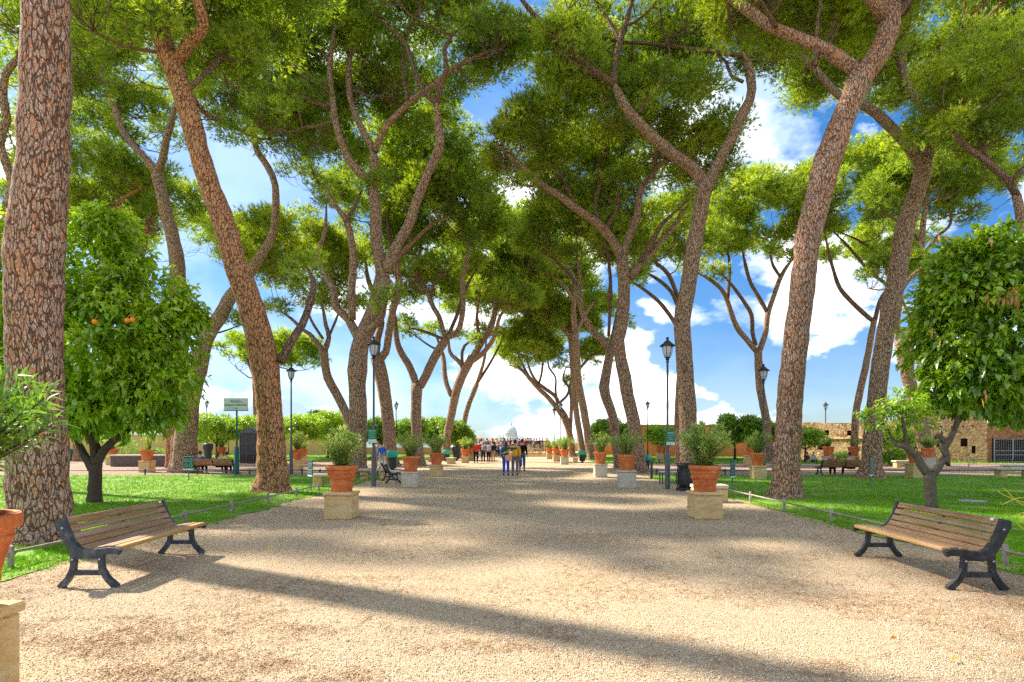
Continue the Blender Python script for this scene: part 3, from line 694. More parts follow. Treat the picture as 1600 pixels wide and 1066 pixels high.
GROW = []
def pine(label, Y, trunk, limbs, crowns, seed, bark='bark', leaf='needle', dens=1.0, near=False, group='stone pines lining the walk', tuft=1.0, slope=None):
    """trunk / limbs: lists of (px, py, width_px); limbs = (points, depth change along the limb);
    crowns = (cx, cy, rx, ry, depth offset, clumps) as seen from the camera at the tree's depth"""
    r = random.Random(seed); rng = np.random.default_rng(seed)
    bx, by = trunk[0][0], trunk[0][1]
    base = Vector((GX(bx, Y), Y, 0)); root = empty('pine_tree', base, 0, label, 'tree', group)
    k = Y / F / math.sqrt(1 + ((bx - CX) / F) ** 2); wf = k * F / Y
    mb = MB(); lm = MB(); tw = MB(); lb = MB(); nodes = []; tips = []
    pts = [P(a, b, Y) - base for a, b, c in trunk]; pts[0].z = 0; rr = [c * k / 2 for a, b, c in trunk]
    # settle the foot into the ground with a slight flare
    pts = [Vector((pts[0].x, 0, -.15))] + pts[:1] + [pts[0].lerp(pts[1], min(.5, .5 / max(.6, (pts[1] - pts[0]).length)))] + pts[1:]
    rr = [rr[0] * 1.15, rr[0] * 1.06, rr[0] * .94] + rr[1:]
    if slope:
        for i, p in enumerate(pts): p.y += slope * max(0, p.z) 
    sp, sr = smooth_path(pts, rr, .10 if near else .35)
    mb.tube(sp, sr, 40 if near else 16, jit=.11 if near else .12, lob=2.6 if near else 1.6)
    for i_, q in enumerate(mb.v):      # root flare
        if q[2] < .75:
            t_ = 1 - max(0, q[2]) / .75; an = math.atan2(q[1], q[0]); f_ = 1 + .30 * t_ * t_ * (.45 + .55 * max(0, math.sin(an * (3 + seed % 3) + seed)))
            mb.v[i_] = (q[0] * f_, q[1] * f_, q[2])
    tip = (sp[-1], sr[-1])
    nodes.append((sp[-1], sr[-1]))
    for lp, dy in limbs:
        p0 = P(lp[0][0], lp[0][1], Y) - base
        # depth of the start: nearest point already on the tree
        best = min(sp + [n_[0] for n_ in nodes], key=lambda q: (q.x - p0.x) ** 2 + (q.z - p0.z) ** 2)
        y0 = best.y; L = len(lp); ps = []
        for i, (a, b, c) in enumerate(lp):
            yy = y0 + dy * (i / (L - 1)) ** 1.1
            kk = (Y + yy) / F
            q = P(a, b, Y + yy) - base; ps.append(q)
        ps2, rs = smooth_path(ps, [c * wf * (Y + y0) / F / 2 * (.55 if q_ == L - 1 else 1) for q_, (a, b, c) in enumerate(lp)], .35)
        (mb if rs[0] > .17 else lm).tube(ps2, rs, 16 if near else 9, jit=.12, lob=2.0)
        m = len(ps2)
        if lp[-1][2] <= 8: tips.append(ps2[-1])
        for i in range(m):
            if i > m * .35: nodes.append((ps2[i], rs[i]))
    # clumps
    cl = []
    for cx, cy, rx, ry, off, n in crowns:
        c0 = P(cx, cy, Y + off) - base; kk = (Y + off) / F; RX = rx * kk; RZ = ry * kk; RY = min(RX, 7.5)
        n = int(n * dens * 1.12)
        for i in range(n):
            while True:
                u = Vector((r.gauss(0, 1), r.gauss(0, 1), r.gauss(0, 1))).normalized()
                if u.z > -.20 and not (u.y < .15 and u.z < .45 and r.random() < .78): break
            q = r.uniform(.62, 1.0) if r.random() < .9 else r.uniform(.3, .7)
            c = c0 + Vector((u.x * RX * q, u.y * RY * q, u.z * RZ * q))
            cl.append((c, r.uniform(.55, 1.0) * (.62 + .38 * RX / 5)))
    for tp in tips:
        for _ in range(3): cl.append((tp + Vector((r.gauss(0, .45), r.gauss(0, .45), r.uniform(-.1, .6))) * (.6 + .012 * Y), r.uniform(.45, .75) * (.7 + .006 * Y)))
    # the open scaffold of arms fanning out under the crown
    for cx, cy, rx, ry, off, n in crowns:
        c0 = P(cx, cy, Y + off) - base; kk = (Y + off) / F; RX = rx * kk; RZ = ry * kk; RY = min(RX, 7.5)
        for i in range(int(5 + RX * 4.0)):
            th = r.uniform(0, 6.283); q = r.uniform(.35, .92); e_ = c0 + Vector((math.cos(th) * RX * q, math.sin(th) * RY * q, RZ * r.uniform(-.50, .10)))
            n_ = min(nodes, key=lambda z_: (e_ - z_[0]).length + 3.0 * max(0, z_[0].z - e_.z) + (0 if z_[1] > .03 else 1.5)); a_ = n_[0]; d_ = e_ - a_; L_ = d_.length
            if L_ < .8 or L_ > 9: continue
            r0 = min(n_[1] * .6, .030 + .013 * L_); m = max(4, int(L_ / .5)); ps = []; rs = []; bow = Vector((r.gauss(0, 1), r.gauss(0, 1), 0)) * .09 * L_
            for j in range(m + 1):
                t = j / m; p = a_ + d_ * t + bow * math.sin(math.pi * t) - Vector((0, 0, .12 * L_ * math.sin(math.pi * t)))
                if 0 < j < m: p += Vector((r.gauss(0, 1), r.gauss(0, 1), r.gauss(0, .6))) * .05
                ps.append(p); rs.append(r0 * (1 - t) + .014 * t)
            lb.tube(ps, rs, 6, cap=False)
            for j in range(1, m + 1): nodes.append((ps[j], rs[j]))
            for j in range(m // 2, m + 1, 1):      # side shoots
                s_ = ps[j]; v_ = Vector((r.gauss(0, 1), r.gauss(0, 1), r.uniform(.1, 1.1))); v_ = v_.normalized() * r.uniform(.5, 1.5)
                tw.tube([s_, s_ + v_ * .5 - Vector((0, 0, .05)), s_ + v_], [rs[j] * .6, .010, .006], 4, cap=False)
    # branches that carry the clumps
    cl.sort(key=lambda c: min((c[0] - n_[0]).length for n_ in nodes))
    for c, R in cl:
        def cost(n_):
            d = c - n_[0]; return d.length + (2.2 * max(0, -d.z)) + (.0 if n_[1] > .03 else .8)
        n_ = min(nodes, key=cost); a = n_[0]; d = (c - a); L = d.length
        if L < .25: continue
        r0 = min(n_[1] * .66, .024 + .014 * L); m = max(3, int(L / .7)); ps = []; rs = []
        side = Vector((r.gauss(0, 1), r.gauss(0, 1), 0)) * .10 * L
        for i in range(m + 1):
            t = i / m; p = a + d * t + side * math.sin(math.pi * t) - Vector((0, 0, .10 * L * math.sin(math.pi * t)))
            if 0 < i < m: p += Vector((r.gauss(0, 1), r.gauss(0, 1), r.gauss(0, .7))) * .045 * L ** .7
            ps.append(p); rs.append(r0 * (1 - t) + .012 * t)
        (lb if r0 > .035 else tw).tube(ps, rs, 6 if r0 > .035 else 4, cap=False)
        for i in range(1, m): nodes.append((ps[i], rs[i]))
        for j in range(4):     # spray of twigs inside the clump
            e = c + Vector((r.gauss(0, 1), r.gauss(0, 1), abs(r.gauss(0, .7)))) * R * .45
            tw.tube([ps[-2], (ps[-2] + e) / 2 + Vector((0, 0, -.05)), e], [.014, .010, .006], 3, cap=False)
    nc = len(cl)
    if nc:
        Cc = np.array([tuple(c) for c, R in cl]); Rr = np.array([R for c, R in cl])
        ts = tuft * max(.22, .0100 * Y)         # tuft length grows a little with distance
        per = np.maximum(40, (190 * (Rr / .8) ** 2 * (.25 / ts) ** 1.35)).astype(int)
        idx = np.repeat(np.arange(nc), per); N = len(idx)
        u = nrm(rng.normal(size=(N, 3))); q = (.40 + .60 * rng.uniform(size=(N, 1)) ** .6)
        # knobbly clump outline
        off = u * q * Rr[idx][:, None] * np.array([1, 1, .62]) * (1 + .28 * rng.normal(size=(N, 1)))
        C = Cc[idx] + off; D = nrm(u + np.array([0, 0, .55]) + .25 * rng.normal(size=(N, 3)))
        V, Fc = needles(C, D, ts, .125 * ts + .002, 6, .42, rng)
        np_mesh('crown', V, Fc, M[leaf], root)
    merged('trunk', [(mb, M[bark]), (lm, M['bark_limb']), (lb, M['limb']), (tw, M['twig'])], root)
    return root

# ---- left row
pine('huge straight rust-plated pine trunk at the left edge behind the near bench', 9.2,
     [(62, 846, 118), (60, 760, 104), (57, 640, 98), (56, 540, 96), (54, 400, 100), (64, 300, 90), (70, 180, 86), (72, 0, 80), (66, -160, 74), (60, -300, 66)],
     [([(60, -290, 50), (-80, -420, 34), (-240, -560, 20)], 1), ([(60, -290, 50), (150, -440, 32), (300, -600, 18)], 3), ([(62, -280, 40), (60, -420, 30), (40, -600, 14)], -2)],
     [(40, -640, 420, 190, 0, 60)], 1, bark='bark_near', near=True)
pine('leaning pine with orange bark and a forked top, left of the walk', 18.4,
     [(427, 768, 54), (424, 700, 46), (421, 640, 42), (414, 575, 46), (396, 490, 42), (371, 420, 38), (350, 350, 36), (318, 262, 33), (296, 180, 33), (276, 120, 33), (262, 84, 32)],
     [([(262, 90, 32), (250, 40, 30), (252, -20, 26), (262, -110, 20), (280, -200, 12)], 0.5), ([(276, 96, 20), (296, 68, 20), (318, 42, 19), (312, 8, 18), (300, -40, 17), (330, -130, 12)], -1.0),
      ([(293, 142, 8), (318, 118, 8), (336, 100, 7), (352, 82, 5)], 1.2), ([(438, 566, 15), (456, 532, 14), (472, 508, 13), (487, 465, 11), (489, 438, 9), (478, 415, 6)], 1.5),
      ([(296, 145, 7), (324, 180, 7), (355, 194, 6), (399, 216, 5)], 1.5), ([(250, 30, 12), (200, -30, 9), (140, -100, 6)], -2), ([(312, -20, 12), (380, -80, 9), (450, -120, 6)], 1)],
     [(300, -60, 230, 110, 0, 95), (350, 100, 60, 90, 1.5, 16), (180, 30, 90, 60, -1, 16)], 2, bark='bark_orange', near=True)
pine('tall slim pine behind the leaning pine whose arms fork above the orange tree', 33,
     [(279, 735, 30), (281, 690, 28), (282, 600, 26), (281, 520, 27), (279, 450, 27), (274, 390, 24), (261, 340, 21), (252, 300, 20), (245, 270, 19)],
     [([(245, 270, 15), (228, 248, 13), (210, 230, 12), (191, 203, 12), (173, 150, 11), (155, 105, 10), (129, 60, 7)], 1), ([(245, 270, 14), (254, 250, 13), (259, 221, 12), (268, 190, 11), (280, 130, 9)], -1),
      ([(161, 112, 6), (175, 84, 6), (198, 66, 4)], 1)],
     [(150, 90, 150, 130, 0, 85), (230, 200, 60, 70, 2, 20)], 3)
pine('pine with a thick base and right-leaning arm behind the left lawn signs', 30.3,
     [(288, 738, 44), (290, 690, 38), (298, 620, 34), (312, 570, 28), (322, 530, 24), (345, 492, 24), (362, 462, 22), (385, 435, 18), (404, 405, 17), (424, 372, 14), (430, 338, 13), (430, 290, 12), (419, 262, 12), (402, 236, 11), (397, 214, 11)],
     [([(397, 214, 9), (392, 175, 8), (386, 130, 6)], 1), ([(399, 214, 7), (365, 198, 6), (325, 180, 5)], -1), ([(395, 190, 5), (420, 182, 4), (440, 178, 3)], 1), ([(310, 575, 9), (302, 545, 8), (290, 510, 6)], 0), ([(350, 485, 6), (335, 520, 4), (385, 505, 3)], 1),
      ([(392, 160, 6), (430, 130, 5), (470, 110, 4)], 2)],
     [(425, 150, 130, 110, 0, 80), (500, 250, 80, 60, 2, 26), (330, 180, 60, 60, -1, 14)], 4)
pine('brown-limbed pine with a dense dark crown behind the left orange tree', 36,
     [(270, 727, 24), (268, 660, 20), (256, 560, 19), (230, 480, 19), (214, 420, 18)],
     [([(214, 420, 11), (185, 370, 9), (160, 340, 8), (120, 310, 6)], 0), ([(212, 440, 11), (228, 370, 10), (232, 345, 8), (250, 330, 6)], 1), ([(214, 425, 10), (180, 330, 8), (225, 290, 6)], -1), ([(213, 430, 8), (150, 400, 7), (110, 350, 5)], -2)],
     [(185, 320, 125, 85, 0, 85), (120, 230, 90, 70, 1, 30)], 5, bark='bark_orange')
pine('slender curved pine trunk at the left image edge behind the huge trunk', 21,
     [(-24, 756, 30), (-20, 600, 26), (-12, 420, 24), (8, 330, 20), (20, 290, 17), (0, 224, 16), (11, 188, 15), (5, 150, 14), (9, 116, 13), (30, 90, 12)],
     [([(30, 90, 10), (52, 50, 8), (90, 0, 6)], 1), ([(5, 150, 8), (-30, 80, 7), (-60, 10, 5)], -1)],
     [(0, 30, 200, 120, 0, 60), (-10, 240, 60, 70, 2, 14)], 6)
pine('tall many-armed pine beside the lamp left of the walk', 27.3,
     [(558, 743, 34), (558, 690, 29), (560, 640, 28), (558, 600, 28), (559, 580, 32), (563, 540, 27), (572, 515, 28), (584, 490, 27), (593, 460, 27), (600, 435, 28)],
     [([(600, 440, 22), (592, 400, 19), (588, 370, 19), (587, 330, 19), (583, 300, 17), (581, 278, 16)], .5),
      ([(604, 425, 20), (616, 392, 17), (638, 352, 16), (650, 318, 15), (668, 272, 14), (687, 228, 15), (684, 190, 12), (682, 161, 12)], -1),
      ([(565, 540, 16), (545, 500, 14), (526, 482, 13), (520, 450, 11), (505, 425, 10), (494, 401, 8), (505, 372, 7), (509, 350, 6), (510, 320, 5)], 1.5),
      ([(550, 500, 13), (550, 450, 12), (552, 405, 12), (548, 370, 11), (541, 345, 10), (520, 315, 6), (508, 290, 5)], -1),
      ([(541, 345, 7), (556, 320, 6), (566, 295, 4)], 1), ([(570, 520, 13), (594, 500, 11), (604, 470, 8)], -2),
      ([(581, 285, 14), (560, 268, 13), (545, 248, 13), (534, 225, 12), (524, 190, 11), (519, 150, 10), (515, 113, 9), (520, 60, 8), (530, 20, 6)], .5),
      ([(581, 282, 14), (585, 250, 13), (582, 232, 12), (564, 199, 11), (552, 170, 10), (545, 140, 10), (546, 95, 9), (556, 66, 7), (580, 48, 4)], 1.5),
      ([(585, 236, 12), (594, 218, 10), (605, 195, 10), (628, 172, 9), (645, 155, 9), (680, 131, 9), (702, 112, 8), (725, 98, 7), (750, 86, 5), (800, 66, 4)], -1),
      ([(515, 169, 9), (490, 158, 8), (463, 146, 7), (421, 124, 6), (399, 101, 5), (370, 85, 3)], 1), ([(516, 143, 9), (494, 130, 8), (474, 118, 7), (452, 96, 7), (436, 79, 7), (412, 52, 6), (395, 38, 4)], -1),
      ([(516, 95, 7), (490, 68, 6), (470, 56, 6), (432, 38, 4)], 1), ([(639, 158, 7), (632, 130, 6), (629, 100, 6), (632, 64, 5)], .5),
      ([(682, 161, 10), (664, 145, 9), (650, 118, 8), (640, 85, 8), (631, 64, 7), (609, 45, 6), (583, 19, 5)], 1), ([(632, 62, 7), (645, 35, 6), (662, 0, 5)], -1),
      ([(683, 160, 9), (690, 130, 8), (698, 108, 8), (694, 78, 7), (706, 55, 6), (722, 42, 4)], -1), ([(547, 90, 6), (530, 60, 5), (500, 30, 4)], 1)],
     [(600, 20, 235, 105, 0, 130), (455, 200, 75, 90, 1.5, 34), (760, 70, 70, 40, -1, 22), (540, 130, 110, 60, 3, 26), (600, 150, 70, 60, 3.5, 14)], 7, bark='bark', dens=1.0)
pine('narrow-trunked pine leaning left between the two left lawns lamps', 36,
     [(560, 735, 20), (546, 662, 15), (538, 640, 14), (524, 612, 14), (512, 590, 14), (507, 562, 13), (506, 548, 13)],
     [([(506, 550, 9), (495, 535, 8), (484, 522, 7), (474, 516, 6), (455, 498, 5), (440, 488, 4)], 0), ([(507, 550, 9), (514, 528, 8), (509, 508, 7), (505, 485, 5), (498, 462, 4)], 1), ([(508, 540, 5), (525, 500, 4), (532, 480, 3)], 1), ([(505, 530, 5), (486, 500, 4), (478, 470, 3)], -1)],
     [(462, 412, 105, 72, 0, 90), (390, 400, 60, 60, 2, 24), (530, 470, 40, 40, 1, 12)], 8, leaf='needle_b')
pine('slim reddish pine standing behind the green bin left of the walk', 38,
     [(613, 729, 23), (610, 700, 20), (605, 645, 20), (598, 600, 21), (592, 570, 21), (588, 558, 20)],
     [([(594, 562, 13), (603, 550, 12), (608, 520, 12), (614, 485, 12), (621, 461, 12), (624, 440, 11), (620, 420, 11), (624, 400, 9), (640, 384, 8), (658, 366, 7), (676, 350, 6), (702, 336, 4)], -1),
      ([(588, 560, 12), (590, 530, 11), (596, 505, 10), (590, 470, 9), (576, 440, 8), (570, 400, 6)], 1), ([(621, 425, 7), (612, 390, 6), (606, 350, 5), (610, 310, 4)], 1), ([(622, 461, 6), (650, 440, 5), (668, 420, 4)], 1),
      ([(640, 384, 6), (642, 350, 5), (638, 310, 4)], -1)],
     [(655, 262, 112, 90, 0, 105), (560, 330, 70, 60, 2, 30), (735, 300, 60, 60, 1, 26)], 9)
pine('two-armed pine forking low behind the second left planter', 39,
     [(654, 727, 22), (652, 690, 17), (650, 650, 17), (651, 615, 18), (652, 600, 19)],
     [([(650, 606, 12), (646, 588, 12), (636, 566, 12), (625, 548, 11), (619, 525, 9), (617, 500, 7), (612, 470, 6)], 1), ([(656, 604, 14), (666, 586, 14), (678, 560, 14), (692, 538, 14), (699, 525, 13)], -1),
      ([(697, 530, 8), (690, 510, 8), (686, 495, 8), (677, 480, 8), (668, 458, 8), (655, 440, 8), (650, 420, 7), (655, 400, 6), (659, 385, 5)], 1), ([(699, 527, 9), (714, 520, 9), (721, 500, 9), (724, 470, 8), (722, 440, 7), (730, 405, 6), (732, 380, 5)], -1),
      ([(700, 525, 6), (715, 490, 6), (728, 450, 6), (745, 420, 4)], 1), ([(672, 466, 6), (680, 440, 5), (706, 420, 4)], 0), ([(697, 532, 5), (668, 520, 5), (640, 512, 4)], 2), ([(694, 535, 5), (680, 545, 4), (635, 515, 3)], 2)],
     [(695, 345, 100, 82, 0, 100), (620, 400, 60, 60, 2, 34), (670, 455, 70, 40, 1, 30)], 10)
pine('right-leaning pine with a fan of arms, nearest the left walking group', 50,
     [(694, 719, 16), (697, 700, 12.5), (700, 675, 13), (706, 645, 13), (712, 615, 14), (720, 592, 14), (730, 572, 14), (738, 558, 13)],
     [([(738, 560, 11), (752, 535, 11), (765, 515, 10), (773, 490, 9), (776, 465, 8), (782, 440, 6)], 1), ([(735, 566, 8), (750, 556, 8), (768, 535, 7), (776, 515, 6), (781, 495, 5), (800, 470, 4)], -1),
      ([(705, 618, 8), (697, 598, 8), (694, 575, 8), (692, 556, 7), (680, 520, 5)], 2), ([(726, 576, 8), (715, 563, 7), (703, 550, 6), (700, 520, 5)], 1), ([(722, 575, 6), (722, 550, 5), (726, 540, 5), (740, 530, 4)], 0), ([(752, 535, 6), (745, 500, 5), (750, 460, 4)], -2)],
     [(782, 400, 92, 80, 0, 110), (735, 450, 55, 50, 1, 34), (700, 430, 45, 60, 3, 24), (800, 470, 50, 35, 0, 26)], 11)
pine('broad-crowned pine at the far end of the left row', 58,
     [(716, 716, 10), (722, 680, 9), (730, 640, 8), (745, 600, 8)], [([(745, 600, 6), (757, 560, 5), (760, 520, 4)], 0), ([(745, 600, 5), (770, 560, 4), (790, 520, 3)], 1)], [(755, 470, 75, 55, 0, 80)], 12, leaf='needle')
pine('small round distant pine seen past the leaning trunk', 62,
     [(402, 714, 10), (400, 650, 9), (398, 592, 8)], [([(398, 592, 5), (385, 560, 4), (369, 537, 3)], 0), ([(398, 592, 5), (420, 565, 4), (440, 550, 3)], 1), ([(398, 592, 4), (402, 560, 4), (410, 535, 3)], 1)], [(425, 556, 78, 36, 0, 60)], 13)
# ---- right row
pine('leaning pine with a big left arm right of the walk, nearest the right planter', 16.4,
     [(1227, 779, 52), (1229, 720, 44), (1231, 690, 42), (1235, 610, 40), (1241, 560, 40), (1249, 488, 40), (1258, 413, 40), (1266, 356, 41), (1281, 300, 42), (1290, 262, 45), (1318, 185, 38), (1333, 150, 38), (1350, 112, 40)],
     [([(1345, 116, 24), (1322, 98, 22), (1292, 79, 21), (1262, 66, 19), (1234, 54, 18), (1200, 40, 18), (1172, 18, 18), (1140, -6, 17), (1090, -50, 13)], 1),
      ([(1352, 115, 36), (1376, 78, 36), (1390, 40, 34), (1392, 0, 30), (1402, -80, 22), (1430, -170, 14)], 0), ([(1384, 30, 22), (1368, 8, 20), (1340, -40, 18), (1300, -120, 11)], -1),
      ([(1392, 30, 18), (1414, 4, 18), (1450, -50, 12), (1500, -110, 8)], 2), ([(1275, 102, 7), (1276, 50, 6), (1282, 0, 5), (1280, -40, 4)], 1), ([(1280, 90, 5), (1300, 60, 5), (1310, 30, 4)], 2), ([(1215, 46, 8), (1190, 5, 6), (1170, -40, 4)], -2)],
     [(1360, -90, 270, 120, 0, 110), (1225, 20, 90, 70, 2, 34), (1320, 30, 70, 50, 3, 14)], 21, bark='bark_near', near=True, leaf='needle_b')
pine('thick grey pine behind the right park lawn, left of the forked citrus tree', 25.3,
     [(1360, 750, 40), (1362, 715, 33), (1363, 690, 32), (1370, 620, 31), (1376, 565, 30), (1383, 525, 30), (1393, 470, 31), (1402, 430, 31), (1408, 390, 32), (1414, 356, 33), (1424, 325, 29), (1435, 295, 28), (1443, 262, 27), (1446, 245, 26)],
     [([(1440, 255, 22), (1425, 236, 19), (1405, 212, 18), (1380, 188, 18), (1358, 169, 16), (1313, 150, 14), (1290, 128, 13), (1270, 104, 13), (1250, 88, 12), (1222, 74, 11), (1196, 58, 10), (1150, 40, 6)], 1),
      ([(1446, 250, 20), (1462, 220, 19), (1470, 195, 18), (1476, 170, 17), (1484, 150, 15), (1495, 115, 14), (1512, 75, 12), (1532, 40, 11), (1570, 0, 9), (1600, -50, 6)], .5),
      ([(1447, 248, 18), (1462, 212, 17), (1480, 186, 17), (1505, 160, 16), (1530, 133, 16), (1560, 100, 15), (1600, 60, 14), (1650, 10, 9)], -1.5),
      ([(1462, 200, 15), (1450, 178, 14), (1432, 155, 13), (1422, 140, 12), (1413, 112, 10), (1412, 70, 9), (1412, 20, 7)], 1), ([(1424, 140, 8), (1405, 105, 7), (1398, 68, 6), (1392, 30, 4)], 2),
      ([(1424, 116, 8), (1445, 100, 8), (1464, 82, 8), (1485, 62, 8), (1508, 38, 8), (1540, 0, 6), (1570, -40, 4)], -1), ([(1508, 38, 6), (1508, 10, 6), (1508, -30, 4)], 0),
      ([(1493, 122, 7), (1530, 95, 6), (1565, 65, 6), (1600, 35, 5)], 1.5), ([(1484, 148, 5), (1440, 150, 4), (1375, 163, 3)], 2), ([(1470, 195, 6), (1440, 205, 5), (1418, 212, 4)], 2)],
     [(1470, 20, 250, 110, 0, 130), (1560, 120, 110, 70, 2, 40), (1330, 70, 110, 60, 2, 30), (1480, 110, 90, 60, 3.5, 24)], 22, leaf='needle_b')
pine('large Y-forked pine behind the right lamp and planter', 26.5,
     [(1078, 744, 36), (1076, 700, 29), (1075, 655, 28), (1073, 613, 27), (1070, 575, 27), (1068, 540, 26), (1066, 500, 27), (1071, 470, 26), (1076, 444, 26), (1081, 410, 25), (1086, 375, 25), (1092, 345, 24), (1098, 311, 25), (1102, 284, 27)],
     [([(1100, 290, 20), (1085, 266, 20), (1060, 248, 19), (1040, 232, 18), (1015, 210, 18), (998, 192, 17), (981, 173, 16), (968, 150, 15), (959, 131, 14)], -.5),
      ([(959, 133, 12), (960, 105, 11), (970, 60, 10), (980, 30, 9), (990, -10, 8)], 1), ([(959, 131, 12), (948, 124, 11), (925, 108, 10), (903, 90, 10), (882, 72, 9), (865, 56, 8), (845, 35, 8), (822, 8, 7), (800, -20, 5)], -1),
      ([(970, 66, 7), (955, 40, 7), (935, 5, 6)], 1), ([(866, 56, 4), (880, 30, 4), (895, 0, 3)], 0),
      ([(1104, 290, 20), (1118, 262, 18), (1130, 240, 17), (1146, 210, 17), (1160, 178, 16), (1172, 155, 15), (1175, 140, 15), (1170, 105, 14), (1160, 70, 12), (1155, 40, 11), (1154, 0, 10), (1150, -60, 7)], .5),
      ([(1168, 100, 10), (1173, 60, 9), (1178, 20, 8), (1180, -20, 6)], -1), ([(1160, 88, 9), (1140, 84, 8), (1101, 79, 8), (1075, 76, 7), (1053, 73, 7), (1010, 68, 6), (975, 66, 5), (930, 58, 4), (876, 56, 3)], 1),
      ([(1000, 177, 6), (1010, 155, 6), (1023, 139, 6), (1035, 112, 6), (1046, 80, 5), (1034, 40, 5), (1032, 0, 4)], 1.5), ([(1161, 128, 6), (1142, 118, 5), (1135, 98, 5), (1120, 84, 4)], 1)],
     [(1000, 10, 205, 95, 0, 105), (880, 80, 60, 55, -1, 24), (1100, 70, 110, 60, 2, 36), (1190, 100, 40, 50, 1, 10)], 23, leaf='needle_b')
pine('short dark pine half hidden behind the Y-forked pine', 40,
     [(1063, 728, 16), (1060, 680, 13), (1060, 640, 12), (1064, 560, 12), (1058, 510, 11)],
     [([(1058, 510, 7), (1046, 492, 7), (1028, 470, 6), (1000, 448, 5), (985, 440, 3)], 0), ([(1060, 480, 7), (1048, 455, 6), (1025, 435, 6), (1005, 425, 4)], 1), ([(1062, 470, 7), (1045, 430, 7), (1030, 415, 6), (1010, 400, 4)], -1)],
     [(1055, 370, 90, 60, 0, 50), (1000, 400, 50, 35, 1, 16)], 24)
pine('wavy pine behind the second right planter with a wide sunlit crown', 30.8,
     [(998, 738, 28), (994, 690, 22), (989, 655, 21), (981, 620, 20), (976, 590, 21), (970, 560, 19), (967, 530, 19), (972, 505, 19), (974, 475, 20), (975, 440, 19), (973, 415, 19), (971, 400, 19)],
     [([(970, 402, 15), (960, 380, 14), (944, 359, 14), (925, 342, 13), (900, 326, 12), (875, 306, 11), (850, 291, 10), (832, 275, 9), (816, 261, 8), (795, 242, 6), (775, 224, 4)], -1),
      ([(973, 402, 14), (980, 378, 13), (990, 352, 13), (996, 333, 12), (998, 310, 11), (1005, 290, 10), (1016, 275, 9), (1030, 258, 8), (1049, 246, 6)], .5),
      ([(985, 435, 13), (1000, 412, 12), (1018, 395, 11), (1036, 372, 10), (1050, 358, 9), (1064, 336, 8), (1085, 308, 5)], 1), ([(1000, 410, 9), (1020, 375, 8), (1035, 350, 7), (1070, 318, 4)], -1),
      ([(936, 350, 7), (930, 320, 6), (936, 290, 6), (934, 260, 5), (945, 230, 4)], 2), ([(948, 355, 7), (965, 325, 6), (966, 300, 5), (975, 270, 4)], 1), ([(900, 326, 6), (885, 290, 5), (868, 255, 4)], 1), ([(850, 291, 5), (820, 290, 4), (800, 282, 3)], -2),
      ([(1020, 272, 6), (1030, 230, 5), (1060, 200, 4)], -1), ([(950, 470, 6), (954, 440, 6), (950, 400, 5), (948, 380, 4)], 2)],
     [(960, 235, 190, 88, 0, 130), (815, 240, 65, 70, -.5, 30), (1110, 250, 60, 55, 0, 26), (920, 330, 110, 40, 3, 24)], 25, leaf='needle_b')
pine('S-curved pine behind the third right planter', 35,
     [(972, 733, 22), (962, 690, 16), (957, 650, 15), (946, 618, 16), (944, 605, 17), (948, 580, 15), (952, 555, 14), (953, 545, 16)],
     [([(952, 548, 11), (940, 530, 11), (928, 520, 10), (915, 500, 10), (908, 480, 9), (905, 455, 8), (906, 430, 7), (900, 400, 5)], 0), ([(955, 546, 11), (960, 520, 10), (966, 490, 9), (972, 470, 8), (984, 440, 6)], 1),
      ([(951, 525, 5), (953, 490, 5), (955, 460, 5), (952, 420, 5), (948, 390, 4)], -1), ([(905, 450, 6), (880, 420, 5), (860, 400, 4)], 1)],
     [(905, 370, 100, 70, 0, 85), (985, 400, 45, 40, 1, 14)], 26)
pine('straight pine with rising arms, left of the twin straight trunks', 54,
     [(925, 718, 14), (920, 690, 12), (912, 640, 12), (904, 600, 12), (901, 560, 12), (899, 520, 11)],
     [([(899, 525, 9), (896, 480, 8), (897, 440, 8), (888, 420, 7), (872, 405, 6), (850, 385, 5), (836, 362, 4)], 0), ([(900, 520, 7), (915, 490, 6), (930, 470, 5)], 1), ([(896, 470, 6), (880, 445, 5), (860, 430, 4)], -1)],
     [(862, 385, 92, 68, 0, 85)], 27, tuft=.9)
pine('straight narrow pine nearest the white stone pedestals on the far right row', 60,
     [(911, 716, 11), (906, 680, 10), (900, 640, 9), (896, 590, 9), (893, 540, 9), (890, 520, 9)],
     [([(890, 525, 7), (880, 512, 7), (868, 505, 6), (850, 498, 5), (825, 485, 4), (800, 476, 3)], -1), ([(890, 522, 7), (884, 500, 6), (872, 480, 5)], 1), ([(893, 530, 6), (905, 500, 5), (925, 480, 4)], 1), ([(895, 590, 4), (920, 560, 4), (938, 548, 3)], 1)],
     [(855, 465, 95, 65, 0, 110), (930, 500, 55, 45, 0, 26), (940, 545, 30, 20, 1, 8)], 28, tuft=.9)
